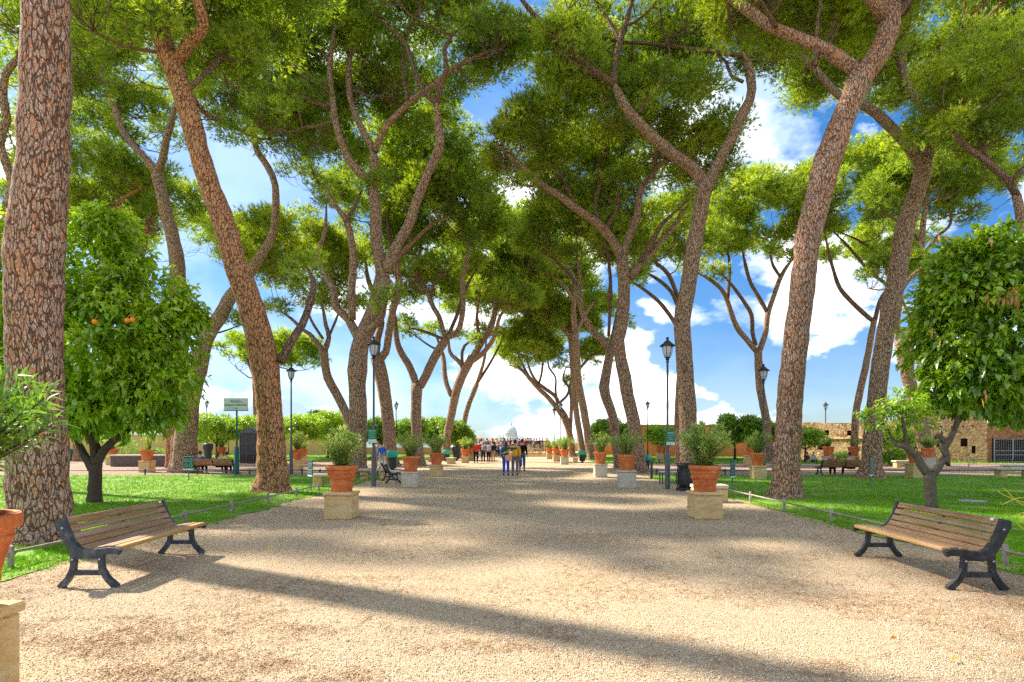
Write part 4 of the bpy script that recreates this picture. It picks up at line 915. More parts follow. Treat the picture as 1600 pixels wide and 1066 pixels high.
pine('left-leaning many-stemmed pine at the far end beside the terrace', 62,
     [(894, 715, 12), (892, 690, 10.5), (887, 668, 10.5), (880, 652, 9)],
     [([(882, 655, 8), (868, 635, 8), (855, 620, 7.5), (840, 606, 7), (828, 592, 7), (815, 578, 5), (799, 571, 4)], -1), ([(889, 670, 7), (884, 650, 7), (874, 635, 6.5), (868, 620, 6), (850, 606, 6), (838, 596, 5), (828, 578, 4), (820, 550, 3)], 1),
      ([(891, 685, 6), (892, 655, 6), (893, 625, 6), (890, 605, 5), (893, 595, 5)], 1), ([(874, 630, 4), (886, 618, 4), (889, 606, 4), (880, 592, 4), (884, 575, 3)], 0), ([(870, 625, 4), (868, 610, 3.5), (868, 590, 3), (858, 575, 3), (856, 560, 3)], -1),
      ([(840, 606, 4), (846, 585, 3.5), (850, 560, 3), (862, 545, 3)], 1), ([(830, 594, 4), (812, 560, 3), (804, 520, 3)], 0)],
     [(822, 552, 56, 40, 0, 80), (875, 515, 80, 62, 1, 90), (840, 500, 60, 40, -2, 40), (925, 560, 40, 28, 0, 24)], 29, leaf='needle_b', tuft=.8)
pine('vase-shaped pine behind the grey lamp on the right lawn', 45,
     [(1204, 723, 16), (1201, 690, 13), (1196, 650, 13), (1190, 620, 13), (1186, 590, 13), (1185, 562, 13), (1184, 548, 13)],
     [([(1183, 550, 10), (1166, 530, 9), (1152, 512, 9), (1143, 490, 8), (1136, 469, 8), (1127, 452, 7), (1108, 436, 6), (1090, 427, 4)], 0), ([(1137, 468, 6), (1139, 440, 6), (1140, 413, 5), (1136, 390, 4)], 1),
      ([(1181, 540, 7), (1176, 520, 7), (1174, 492, 7), (1160, 468, 6), (1144, 446, 5), (1130, 430, 4)], -1), ([(1187, 548, 10), (1196, 520, 9), (1200, 490, 9), (1210, 460, 8), (1219, 435, 8), (1230, 416, 6), (1242, 400, 4)], 0),
      ([(1200, 490, 7), (1184, 462, 7), (1172, 440, 6), (1165, 415, 6), (1160, 392, 4)], 1), ([(1219, 432, 5), (1208, 415, 5), (1203, 396, 4)], -1)],
     [(1190, 348, 108, 74, 0, 110), (1110, 385, 42, 40, 0, 16)], 30, leaf='needle_b')
pine('thin dark pine standing left of the thick grey pine by the castle wall', 42,
     [(1335, 727, 16), (1335, 698, 12), (1337, 650, 12), (1344, 610, 12), (1350, 585, 12), (1356, 555, 11), (1362, 520, 10), (1366, 500, 10)],
     [([(1366, 503, 8), (1350, 490, 8), (1328, 469, 8), (1312, 450, 7), (1303, 425, 6), (1295, 395, 5), (1288, 360, 4)], 0), ([(1367, 500, 8), (1375, 470, 7), (1388, 450, 6), (1400, 430, 5), (1420, 420, 3)], 1),
      ([(1385, 445, 6), (1355, 420, 5), (1325, 385, 5), (1300, 360, 4)], 1), ([(1400, 430, 5), (1370, 395, 5), (1340, 375, 4), (1310, 362, 3)], 2)],
     [(1345, 300, 105, 72, 0, 95), (1400, 400, 40, 32, 1, 16)], 31, leaf='needle_b')
pine('reddish pine leaning left behind the forked citrus tree', 37,
     [(1452, 730, 32), (1446, 700, 27), (1440, 670, 26), (1428, 620, 24), (1418, 585, 23), (1411, 550, 24), (1408, 530, 24)],
     [([(1405, 532, 13), (1400, 505, 12), (1405, 480, 11), (1408, 455, 10), (1425, 432, 8), (1450, 410, 6)], -1), ([(1412, 532, 15), (1430, 510, 14), (1440, 470, 13), (1442, 420, 12), (1440, 375, 11), (1444, 340, 10), (1450, 300, 6)], 0),
      ([(1442, 400, 7), (1465, 370, 6), (1485, 350, 5), (1483, 320, 4)], 1), ([(1441, 380, 6), (1410, 350, 5), (1380, 335, 4)], 1)],
     [(1475, 300, 112, 72, 0, 100), (1400, 420, 50, 34, 1, 14)], 32)
pine('pine at the right edge behind the large citrus tree', 21,
     [(1650, 762, 26), (1640, 600, 22), (1612, 450, 20), (1598, 370, 18), (1593, 330, 17), (1588, 305, 17)],
     [([(1588, 305, 15), (1575, 281, 15), (1553, 263, 14), (1532, 245, 13), (1512, 232, 12), (1496, 215, 10), (1485, 200, 8)], .5), ([(1553, 262, 7), (1540, 240, 6), (1528, 222, 5)], 1), ([(1580, 283, 10), (1600, 262, 9), (1640, 220, 7)], 0)],
     [(1600, 130, 150, 90, 0, 60), (1550, 210, 60, 40, 1, 14)], 33, leaf='needle_b')
pine('bright sunlit pine crown far behind the leaning right pine', 58,
     [(1420, 714, 9), (1422, 650, 8), (1425, 560, 8), (1424, 500, 7)], [([(1424, 500, 6), (1400, 450, 5), (1385, 420, 4)], 0), ([(1424, 500, 6), (1440, 460, 5), (1450, 430, 4)], 0)], [(1385, 385, 65, 42, 0, 46), (1300, 390, 40, 30, 0, 16)], 34, leaf='needle_b', tuft=.9)
# trees of the neighbouring rows whose crowns shade the lawns
pine('far left pine whose crown closes the sky above the ochre wall', 48,
     [(120, 720, 16), (122, 600, 14), (124, 480, 12)], [([(124, 480, 8), (100, 430, 6), (80, 390, 4)], 0), ([(124, 480, 8), (150, 430, 6), (170, 400, 4)], 0)], [(110, 350, 110, 70, 0, 60), (340, 380, 60, 50, 2, 26)], 35, tuft=.9)
# ------------------------------------------------------------------ citrus trees
def leaf_crown(lobes, n, L, W, seed, mat, root, per=7, inner=.55, shrink=1.0):
    """lobes: (x,y,z,rx,ry,rz); rosettes of folded leaves over the lobes' shells"""
    r_ = random.Random(seed); big = list(lobes)
    for a_ in big:
        for _ in range(5):
            th, ph = r_.uniform(0, 6.28), r_.uniform(-.9, 1.2); k_ = r_.uniform(.26, .42)
            lobes = lobes + [(a_[0] + .86 * a_[3] * math.cos(th) * math.cos(ph), a_[1] + .86 * a_[4] * math.sin(th) * math.cos(ph), a_[2] + .86 * a_[5] * math.sin(ph), a_[3] * k_, a_[4] * k_, a_[5] * k_)]
    rng = np.random.default_rng(seed); vol = np.array([a[3] * a[4] + a[3] * a[5] for a in lobes]); pick = rng.choice(len(lobes), n, p=vol / vol.sum())
    Lb = np.array(lobes)[pick]; u = nrm(rng.normal(size=(n, 3)))
    q = inner + (1 - inner) * rng.uniform(size=(n, 1)) ** .45; q *= 1 + .10 * np.sin(u[:, :1] * 9 + Lb[:, :1] * 3) * np.cos(u[:, 2:] * 8)
    C = Lb[:, :3] + u * q * Lb[:, 3:6]
    idx = np.repeat(np.arange(n), per); m = len(idx)
    D = nrm(u[idx] * .9 + rng.normal(size=(m, 3)) * .75 + np.array([0, 0, -.25]))
    C2 = C[idx] + rng.normal(size=(m, 3)) * L * .28
    V, Fc = leaves(C2, D, L, W, rng)
    return np_mesh('crown', V, Fc, M[mat], root), C
def citrus_branches(mb, stem_pts, C, rng_seed, k, r1=.02):
    r = random.Random(rng_seed); nodes = list(stem_pts)
    for c in r.sample(list(map(tuple, C)), min(k, len(C))):
        c = Vector(c); a = min(nodes, key=lambda q: (q[0] - c).length + 1.5 * max(0, q[0].z - c.z)); d = c - a[0]
        mid = a[0] + d * .5 + Vector((r.gauss(0, .08), r.gauss(0, .08), -.06)); rr = min(a[1] * .6, r1 + .01 * d.length)
        mb.tube([a[0], mid, a[0] + d * .95], [rr, rr * .7, .006], 5, cap=False); nodes.append((mid, rr * .7))
# left big tree
Yc = 15.1; bx = GX(148, Yc); ot = empty('orange_tree', (bx, Yc, 0), 0, 'large leafy orange tree with a few oranges beside the huge trunk', 'tree', 'orange trees on the lawns')
def L3(px, py, Y=Yc, dy=0): q = P(px, py, Y + dy); return Vector((q.x - bx, q.y - Yc, q.z))
mb = MB(); stems = []
def stem(pts, rr, n=10):
    sp, sr = smooth_path(pts, rr, .12); mb.tube(sp, sr, n, jit=.18, lob=6); stems.extend([(p, q) for p, q in zip(sp, sr)][len(sp) // 3:])
stem([Vector((0, 0, -.05)), L3(148, 770), L3(149, 745), L3(150, 725)], [.20, .165, .15, .16])
stem([L3(148, 738), L3(134, 715), L3(124, 695, dy=.3), L3(112, 660, dy=.5), L3(100, 600, dy=.6)], [.12, .10, .085, .07, .04])
stem([L3(148, 730), L3(146, 700), L3(140, 670, dy=-.2), L3(150, 600, dy=-.3)], [.10, .08, .06, .04])
stem([L3(150, 728), L3(160, 708), L3(176, 690, dy=.2), L3(195, 676, dy=.2), L3(225, 640, dy=.3)], [.13, .11, .10, .09, .05])
stem([L3(158, 712), L3(150, 680, dy=.4), L3(170, 620, dy=.8), L3(175, 540, dy=.8)], [.08, .07, .05, .04])
lob = []
for (px, py, rx, ry, dy, ryd) in [(150, 560, 118, 110, 0, 1.7), (70, 470, 85, 100, .2, 1.4), (140, 410, 85, 75, 0, 1.2), (215, 480, 80, 75, .1, 1.2), (262, 520, 52, 62, 0, .9), (235, 590, 70, 62, -.2, 1.1), (60, 600, 80, 66, .2, 1.2), (190, 630, 78, 42, 0, 1.0), (175, 365, 42, 30, 0, .6), (20, 400, 45, 70, .3, .9), (120, 640, 70, 44, .1, 1.0), (290, 500, 26, 22, 0, .4), (255, 655, 30, 20, 0, .4)]:
    c = L3(px, py, dy=dy); lob.append((c.x, c.y, c.z, rx * Yc / F, ryd, ry * Yc / F))
cr_, C = leaf_crown(lob, 4700, .24, .108, 41, 'orange_leaf', ot, per=6)
citrus_branches(mb, stems, C, 4, 170)
mb.build('trunk', M['citrus_bark_dark'], ot, smooth=True)
for (px, py, dy) in ((148, 503, -1.75), (199, 501, -1.75), (207, 500, -1.72)):
    c = MB(); q = L3(px, py, dy=dy); q.x = (px - CX) * (Yc + dy) / F - bx; q.z = H - (py - HY) * (Yc + dy) / F; c.ball(q, .062, 14, 10, (1, 1, .94)); c.tube([q + Vector((0, 0, .05)), q + Vector((.02, .06, .16))], .006, 5); c.build('orange', M['fruit'], ot, smooth=True)
# right big tree
Yc = 13.7; bx = GX(1455, Yc); ot = empty('orange_tree', (bx, Yc, 0), 0, 'large citrus tree with forked grey trunk behind the right bench', 'tree', 'orange trees on the lawns')
mb = MB(); stems = []
stem([Vector((0, 0, -.05)), L3(1455, 785, Yc), L3(1454, 765, Yc), L3(1453, 748, Yc), L3(1452, 738, Yc)], [.165, .135, .125, .13, .15])
stem([L3(1452, 744, Yc), L3(1440, 728, Yc), L3(1432, 712, Yc), L3(1420, 703, Yc), L3(1414, 697, Yc), L3(1402, 695, Yc, .1), L3(1390, 680, Yc, .2), L3(1382, 662, Yc, .2)], [.10, .10, .085, .075, .085, .06, .05, .03])
stem([L3(1418, 702, Yc), L3(1415, 685, Yc), L3(1412, 665, Yc, -.2), L3(1408, 645, Yc, -.3)], [.065, .05, .04, .02])
stem([L3(1456, 742, Yc), L3(1468, 728, Yc), L3(1474, 718, Yc), L3(1479, 729 - 4, Yc), L3(1479, 712, Yc), L3(1474, 700, Yc), L3(1476, 690, Yc)], [.10, .09, .085, .09, .08, .085, .09])
stem([L3(1477, 698, Yc), L3(1485, 684, Yc), L3(1494, 665, Yc), L3(1498, 640, Yc), L3(1510, 600, Yc, .2), L3(1530, 540, Yc, .4)], [.08, .07, .06, .055, .05, .04])
stem([L3(1476, 696, Yc), L3(1472, 685, Yc), L3(1466, 681, Yc), L3(1460, 684, Yc)], [.07, .07, .06, .05])
stem([L3(1472, 684, Yc), L3(1471, 672, Yc), L3(1462, 668, Yc), L3(1452, 650, Yc), L3(1446, 640, Yc)], [.03, .012, .010, .008, .005], 6)
stem([L3(1494, 665, Yc), L3(1530, 610, Yc, .6), L3(1590, 540, Yc, .8)], [.05, .05, .04])
lob = []
for (px, py, rx, ry, dy, ryd) in [(1552, 520, 100, 120, 0, 1.5), (1512, 440, 56, 70, 0, .9), (1580, 420, 70, 60, 0, 1.1), (1640, 500, 90, 130, .2, 1.5), (1500, 540, 48, 66, -.1, .8), (1500, 600, 60, 48, 0, .8), (1600, 610, 90, 52, .1, 1.2), (1472, 470, 28, 34, 0, .5), (1540, 385, 36, 22, 0, .5), (1690, 440, 60, 80, 0, 1), (1484, 600, 34, 36, -.1, .6)]:
    c = L3(px, py, Yc, dy); lob.append((c.x, c.y, c.z, rx * Yc / F, ryd, ry * Yc / F))
cr_, C = leaf_crown(lob, 3700, .22, .110, 43, 'orange_leaf_dark', ot, per=7)
citrus_branches(mb, stems, C, 5, 140)
lob2 = []
for (px, py, rx, ry, dy, ryd) in [(1412, 628, 32, 20, -.3, .4), (1445, 630, 26, 18, 0, .3), (1385, 640, 28, 14, .2, .35), (1400, 658, 34, 22, 0, .4), (1352, 645, 16, 10, .2, .2), (1362, 662, 12, 6, .2, .15), (1440, 655, 22, 18, -.1, .3)]:
    c = L3(px, py, Yc, dy); lob2.append((c.x, c.y, c.z, rx * Yc / F, ryd, ry * Yc / F))
o2, C2 = leaf_crown(lob2, 260, .13, .055, 44, 'orange_leaf', ot, per=6, inner=.1); o2.name = 'low_foliage'
citrus_branches(mb, stems, C2, 6, 60, .008)
mb.build('trunk', M['citrus_bark'], ot, smooth=True)
rng = np.random.default_rng(9)     # a few withered leaves
pts = []
for (px, py, n_) in ((1580, 458, 16), (1592, 462, 14), (1552, 465, 7), (1473, 377, 6), (1548, 374, 3), (1458, 518, 3), (1545, 618, 3)):
    c = L3(px, py, Yc, -1.2); c.x = (px - CX) * (Yc - 1.2) / F - bx; c.z = H - (py - HY) * (Yc - 1.2) / F
    pts += [(c.x + rng.normal() * .10, c.y + rng.normal() * .08, c.z + rng.normal() * .08) for _ in range(n_)]
V, Fc = leaves(np.array(pts), np.tile((0, 0, -1.0), (len(pts), 1)) + rng.normal(size=(len(pts), 3)) * .35, .18, .06, rng); np_mesh('withered_leaves', V, Fc, M['dry_leaf'], ot)

# small orange trees in the middle distance: two prototypes, copied
def small_citrus(label, X, Y, hgt, wid, mat, seed):
    t_ = empty('orange_tree', (X, Y, 0), 0, label, 'tree', 'small orange trees along the far lawns'); mb = MB(); r = random.Random(seed)
    th = hgt * .36; mb.tube([(0, 0, -.05), (.05, 0, th * .5), (0, .05, th)], [.13, .10, .10], 9)
    st = [(Vector((0, .05, th)), .09)]
    for i in range(5):
        a = i * 1.26 + r.random(); e = Vector((math.cos(a) * wid * .28, math.sin(a) * wid * .28, th + hgt * .22)); mb.tube([(0, .05, th * .92), e * .55 + Vector((0, 0, th * .42)), e], [.07, .055, .03], 6); st.append((e, .03))
    lob = [(0, 0, hgt * .66, wid * .42, wid * .42, hgt * .28)]
    for i in range(9):
        a = i * .9 + r.random() * .5; q = r.uniform(.15, .30) * wid; lob.append((math.cos(a) * q, math.sin(a) * q, hgt * r.uniform(.50, .84), wid * r.uniform(.15, .24), wid * r.uniform(.15, .24), hgt * r.uniform(.10, .17)))
    o, C = leaf_crown(lob, 1500, .24, .11, seed, mat, t_, per=6, inner=.6); citrus_branches(mb, st, C, seed, 25)
    mb.build('trunk', M['citrus_bark_dark'], t_, smooth=True); return t_
sa = small_citrus('small bright orange tree between the pine with lawn signs and the tall street sign', GX(338, 50), 50, 4.4, 5.0, 'orange_leaf', 51)
sb = small_citrus('dark small orange tree just left of the vase-shaped pine', GX(1188, 52), 52, 4.2, 3.9, 'orange_leaf_dark', 52)
for (src, px, Y, s_, rz, lb_) in [
    (sa, 392, 52, .98, 1.3, 'small orange tree with curved trunk behind the kiosk'), (sa, 300, 58, .9, 2.5, 'small orange tree showing left of the slim far lamp'),
    (sa, 470, 50, 1.0, 3.9, 'small bright orange tree right of the tall lamp near the leaning pine'), (sa, 520, 54, 1.1, .6, 'small orange tree behind the first left planter'),
    (sb, 512, 60, 1.2, .9, 'darker orange tree showing above the first left planter'),
    (sb, 592, 56, 1.0, 1.7, 'small dark orange tree behind the lamp with the green notice'), (sb, 640, 56, 1.0, 2.9, 'small dark orange tree behind the two-armed pine'),
    (sb, 676, 60, 1.06, 4.4, 'small dark orange tree between the two-armed pine and the right-leaning pine'), (sb, 713, 52, .92, .4, 'small narrow orange tree right of the right-leaning pine'),
    (sb, 943, 62, 1.06, 3.3, 'dark orange tree seen between the right row trunks'), (sb, 975, 58, .9, 2.2, 'small orange tree behind the third right planter'),
    (sa, 1037, 52, .78, 5.0, 'small bright orange tree before the salmon building'), (sb, 1148, 54, 1.05, .5, 'dark orange tree right of the nearest right planter'),
    (sa, 1258, 46, .70, 4.0, 'small vivid orange tree in front of the castle wall'), (sa, 1405, 40, .62, 1.0, 'small bright orange tree right of the thick grey pine'),
    (sb, 180, 58, .8, 1.8, 'small tree behind the large orange tree before the ochre wall')]:
    dup(src, (GX(px, Y), Y, 0), rz, lb_, scale=(s_, s_, s_))
# shrubs
def shrub(px, Y, w_, h_, mat, label, seed, n=500, L=.12):
    t_ = empty('shrub', (GX(px, Y), Y, 0), 0, label, 'shrub')
    lob = [(0, 0, h_ * .5, w_ * .42, w_ * .42, h_ * .5)]; r = random.Random(seed)
    for i in range(6): a = i * 1.05; lob.append((math.cos(a) * w_ * .25, math.sin(a) * w_ * .25, h_ * r.uniform(.3, .75), w_ * .22, w_ * .22, h_ * .26))
    o, C = leaf_crown(lob, n, L, L * .45, seed, mat, t_, per=6); o.name = 'foliage'; mb = MB(); citrus_branches(mb, [(Vector((0, 0, 0)), .03)], C, seed, 20); mb.build('stem', M['citrus_bark_dark'], t_)
shrub(1396, 39, 1.75, 1.35, 'orange_leaf_dark', 'dense round dark green shrub right of the thick grey pine', 61, 900, .11)
shrub(196, 68, 3.4, 2.2, 'orange_leaf_dark', 'dull green shrub against the ochre wall left of the pot', 62)
shrub(246, 72, 2.2, 1.0, 'orange_leaf_dark', 'low dark shrub at the foot of the ochre wall', 63, 300)
shrub(1316, 47, 1.5, .9, 'orange_leaf_dark', 'dry brownish bush at the foot of the castle wall', 64, 300)

# ------------------------------------------------------------------ potted oleanders on stone blocks
def pot_mesh(R, hh, seed=0, relief=True):
    b = MB(); k = R / .33; z = hh
    b.lathe([(.0, 0), (R * .63, 0), (R * .66, .02), (R * .72, z * .27), (R * .745, z * .275), (R * .745, z * .31), (R * .73, z * .32), (R * .87, z * .70), (R * .90, z * .705), (R * .91, z * .76), (R * .89, z * .78), (R * .93, z * .84), (R * 1.0, z * .855), (R * 1.015, z * .90), (R * 1.015, z * .97), (R * .99, z), (R * .90, z), (R * .88, z * .9), (R * .86, z * .86), (0, z * .86)], 40)
    return b
def oleander(root, seed, stems_, hgt, spread, L, W, z0, lean=(0, 0), mat='oleander', bare=.04):
    rng = np.random.default_rng(seed); mb = MB(); C = []; D = []
    for i in range(stems_):
        a = rng.uniform(0, 2 * math.pi); q = rng.uniform() ** .6; sp = spread * q; h_ = hgt * rng.uniform(.62, 1.0) * (1 - .30 * q * q)
        b0 = Vector((math.cos(a) * .10, math.sin(a) * .10, z0)); e = Vector((math.cos(a) * sp + lean[0] * h_, math.sin(a) * sp + lean[1] * h_, z0 + h_))
        mid = b0.lerp(e, .5) + Vector((-math.cos(a) * sp * .18, -math.sin(a) * sp * .18, .05)); ps, rr = smooth_path([b0, mid, e], [.011, .008, .004], .06)
        mb.tube(ps, rr, 4, cap=False)
        for j, p in enumerate(ps):
            if j < len(ps) * bare: continue
            tdir = (ps[min(j + 1, len(ps) - 1)] - ps[max(j - 1, 0)]).normalized(); ph = rng.uniform(0, 6.28)
            for w_ in range(3):
                o = tdir.orthogonal().normalized(); o.rotate(Matrix.Rotation(ph + w_ * 2.094, 3, tdir)); C.append(tuple(p)); D.append(tuple(o * .8 + tdir * rng.uniform(.5, 1.3)))
        for w_ in range(5): C.append(tuple(ps[-1])); D.append((rng.normal() * .4, rng.normal() * .4, 1))
    V, Fc = leaves(np.array(C), np.array(D), L, W, rng, droop=.22); np_mesh('foliage', V, Fc, M[mat], root); mb.build('stem', M['citrus_bark_dark'], root)
def block(loc, w_, hh, label, mat='travertine', rz=0, cap=True):
    b_ = empty('stone_block', loc, rz, label, 'pedestal', 'stone blocks under the pots')
    c = MB(); c.box((0, 0, (hh - .07) / 2 if cap else hh / 2), (w_ * .93, w_ * .93, hh - .07 if cap else hh), bev=.015); c.build('block', M[mat], b_)
    if cap: c = MB(); c.box((0, 0, hh - .033), (w_, w_, .066), bev=.014); c.build('cap', M[mat], b_)
    return b_
def potted(loc, R, hh, label, seed, stems_=20, hgt=.75, spread=.5, L=.16, W=.022, lean=(0, 0), soil=True, relief=False, rz=0, mat='oleander'):
    p_ = empty('potted_oleander', loc, rz, label, 'potted plant', 'terracotta pots with oleanders')
    pot_mesh(R, hh).build('pot', M['terracotta'], p_, smooth=35)
    if relief:
        c = MB(); r = random.Random(seed)
        for i in range(20):
            a = 2 * math.pi * i / 20; rr_ = R * .80 * 1.0
            c.tube([(rr_ * math.cos(a + .0) * 1.01, rr_ * math.sin(a), hh * (.50 + .05 * math.sin(i * 2.1))), (rr_ * 1.035 * math.cos(a + .12), rr_ * 1.035 * math.sin(a + .12), hh * .56), (rr_ * 1.02 * math.cos(a + .24), rr_ * 1.02 * math.sin(a + .24), hh * (.50 + .03 * math.cos(i)))], [.010, .020, .010], 6)
        c.build('garland_relief', M['terracotta'], p_, smooth=True)
    c = MB(); c.lathe([(0, hh * .87), (R * .85, hh * .87)], 20); c.build('soil', M['citrus_bark_dark'], p_)
    oleander(p_, seed, stems_, hgt, spread, L, W, hh * .85, lean, mat)
    return p_
PW = .62
# (px of centre, distance, block height, block label, pot label, ...)
def planter(px, Y, bh, bl, pl, seed, w_=PW, R=.33, hh=.56, mat='travertine', X=None, **k):
    if X == -3.53: k['mat'] = 'oleander_green'; mat = 'travertine'
    x = GX(px, Y) if X is None else X
    block((x, Y, 0), w_, bh, bl, mat); return potted((x, Y, bh), R, hh, pl, seed, **k)
planter(0, 3.43, .56, 'stone block at the bottom left corner, nearest of the left row', 'near orange-red pot with a big oleander at the left edge', 71, X=-3.53, w_=.60, R=.40, hh=.59, stems_=105, hgt=1.12, spread=.60, L=.18, W=.022)
planter(534, 12.03, .56, 'yellowed travertine block under the first full pot on the left', 'wide terracotta pot with spiky oleander, first full one on the left', 72, stems_=52, hgt=.86, spread=.46, L=.20, relief=True)
planter(642, 20.4, .56, 'pale stone block under the second pot on the left, by the slatted bench', 'terracotta pot with loose oleander right of the slatted bench', 73, mat='travertine_pale', stems_=41, hgt=.95, spread=.60)
planter(682, 27.0, .56, 'travertine block under the third pot on the left', 'terracotta pot with oleander before the right-leaning pine', 74, R=.36, stems_=41, hgt=1.0, spread=.65, W=.03)
planter(727, 44.5, .56, 'small stone block by the group of four walkers', 'far pot with oleander just left of the four walkers', 75, R=.36, stems_=32, hgt=1.0, spread=.65, W=.04, L=.2)
planter(737, 51, .56, 'farthest stone block on the left behind the walkers', 'farthest left pot half hidden behind the walkers', 76, R=.36, stems_=25, hgt=.95, spread=.6, W=.04, L=.2)
planter(1101, 12.05, .56, 'clean cut travertine block under the big right pot', 'big terracotta pot with garland relief and bushy oleander on the right', 77, stems_=70, hgt=.98, spread=.56, L=.20, relief=True)
planter(979, 20.1, .62, 'white stone block under the second right pot', 'terracotta pot with oleander between the wavy pine and the walk', 78, mat='travertine_pale', stems_=41, hgt=.95, spread=.55)
planter(938, 26.3, .62, 'white stone block under the third right pot', 'terracotta pot with oleander in front of the S-curved pine', 79, mat='travertine_pale', stems_=38, hgt=1.0, spread=.6, W=.03)
planter(882, 41.5, .56, 'stone block of the fourth right pot beside two lamp poles', 'fourth pot on the right, before the many-stemmed far pine', 80, R=.36, mat='travertine_pale', stems_=35, hgt=1.1, spread=.7, W=.04, L=.2)
planter(869.5, 48, .56, 'stone block of the fifth right pot near the steps', 'fifth pot on the right with a low rounded plant', 81, R=.38, stems_=18, hgt=.7, spread=.55, W=.04, L=.2)
planter(858.5, 55.5, .56, 'last stone block on the right beside the terrace steps', 'farthest pot on the right at the end of the steps', 82, R=.38, stems_=18, hgt=.75, spread=.6, W=.05, L=.2)
planter(230, 30.6, .62, 'grey stone block on the left side path behind the rail', 'pot with a sparse plant on the left side path', 83, R=.36, hh=.60, stems_=19, hgt=1.0, spread=.7)
planter(176, 40.5, .60, 'stone block seen under the arms of the large orange tree', 'pot seen behind the arms of the large orange tree', 84, R=.38, stems_=25, hgt=.9, spread=.6, w_=.66, W=.03)
planter(464, 33.5, .60, 'stone block on the side path right of the leaning pine', 'dark leaved pot right of the leaning pine', 85, R=.38, hh=.62, stems_=54, hgt=1.15, spread=.7, W=.03)
planter(473, 42, .60, 'stone block behind the dark leaved pot on the left side path', 'second pot tucked behind the dark leaved pot', 86, R=.38, stems_=22, hgt=.8, spread=.5, W=.03)
planter(346, 50, .60, 'stone block behind the seated women', 'pot with pale plant behind the seated women and street sign', 87, R=.4, hh=.6, stems_=32, hgt=1.0, spread=.75, W=.03)
planter(1184, 24.8, .60, 'sunlit stone block beside the grey lamp on the right', 'pot with bushy oleander beside the grey lamp on the right', 88, mat='travertine', w_=.58, stems_=48, hgt=1.05, spread=.62)
planter(1174, 40, .70, 'stone block behind the pot at the grey lamp', 'pot half hidden behind the one at the grey lamp', 89, R=.38, w_=.9, stems_=22, hgt=.8, spread=.5, W=.03)
planter(1294, 42, .60, 'short white pedestal left behind the bench sitters', 'small pot left behind the bench sitters, by the tall slim lamp', 90, mat='travertine_pale', R=.42, hh=.72, stems_=35, hgt=.85, spread=.55, W=.035, w_=.7)
planter(1334, 42, .60, 'pedestal behind the leaning sitter on the right bench', 'small pot behind the leaning sitter on the right bench', 91, R=.42, hh=.7, stems_=32, hgt=.8, spread=.55, W=.035)
planter(1450, 33.5, .72, 'white stone block seen through the forked citrus trunk', 'bright pot seen through the forked citrus trunk', 92, mat='travertine_pale', R=.38, hh=.58, stems_=48, hgt=.85, spread=.7, W=.03)
planter(1430, 25.6, .66, 'pale block left of the forked citrus trunk', 'pot hidden behind the left arm of the forked citrus trunk', 93, R=.33, hh=.56, stems_=8, hgt=.4, spread=.3)
planter(1031, 47, .75, 'stone block before the salmon building behind the green bin', 'small pot under the bright orange tree before the salmon building', 94, R=.40, hh=.62, stems_=6, hgt=.4, spread=.3, W=.03)
# yellowing plant at the right edge
pp = planter(1720, 5.0, .50, 'stone block just outside the right edge', 'yellow-shooted potted plant leaning in at the right edge', 95, X=GX(1722, 5.0), stems_=10, hgt=.55, spread=.35, W=.02)
mb = MB(); rr = random.Random(5)
for (tx, ty, cx_, cy_) in ((1562, 772, 1590, 782), (1566, 790, 1600, 778), (1578, 812, 1604, 800), (1572, 768, 1600, 790), (1600, 820, 1603, 800), (1592, 822, 1598, 826)):
    a = P(1650, 800, 5.0) - pp.location; e = P(tx, ty, 4.9) - pp.location; m_ = P(cx_, cy_, 4.9) - pp.location
    ps, q = smooth_path([a, m_, e + Vector((0, 0, .01)), e + Vector((-.02, 0, .03))], [.004, .004, .003, .002], .03); mb.tube(ps, q, 5)
mb.build('yellow_shoot', plain('yellow_shoot', (.55, .50, .04), .5), pp, smooth=True)

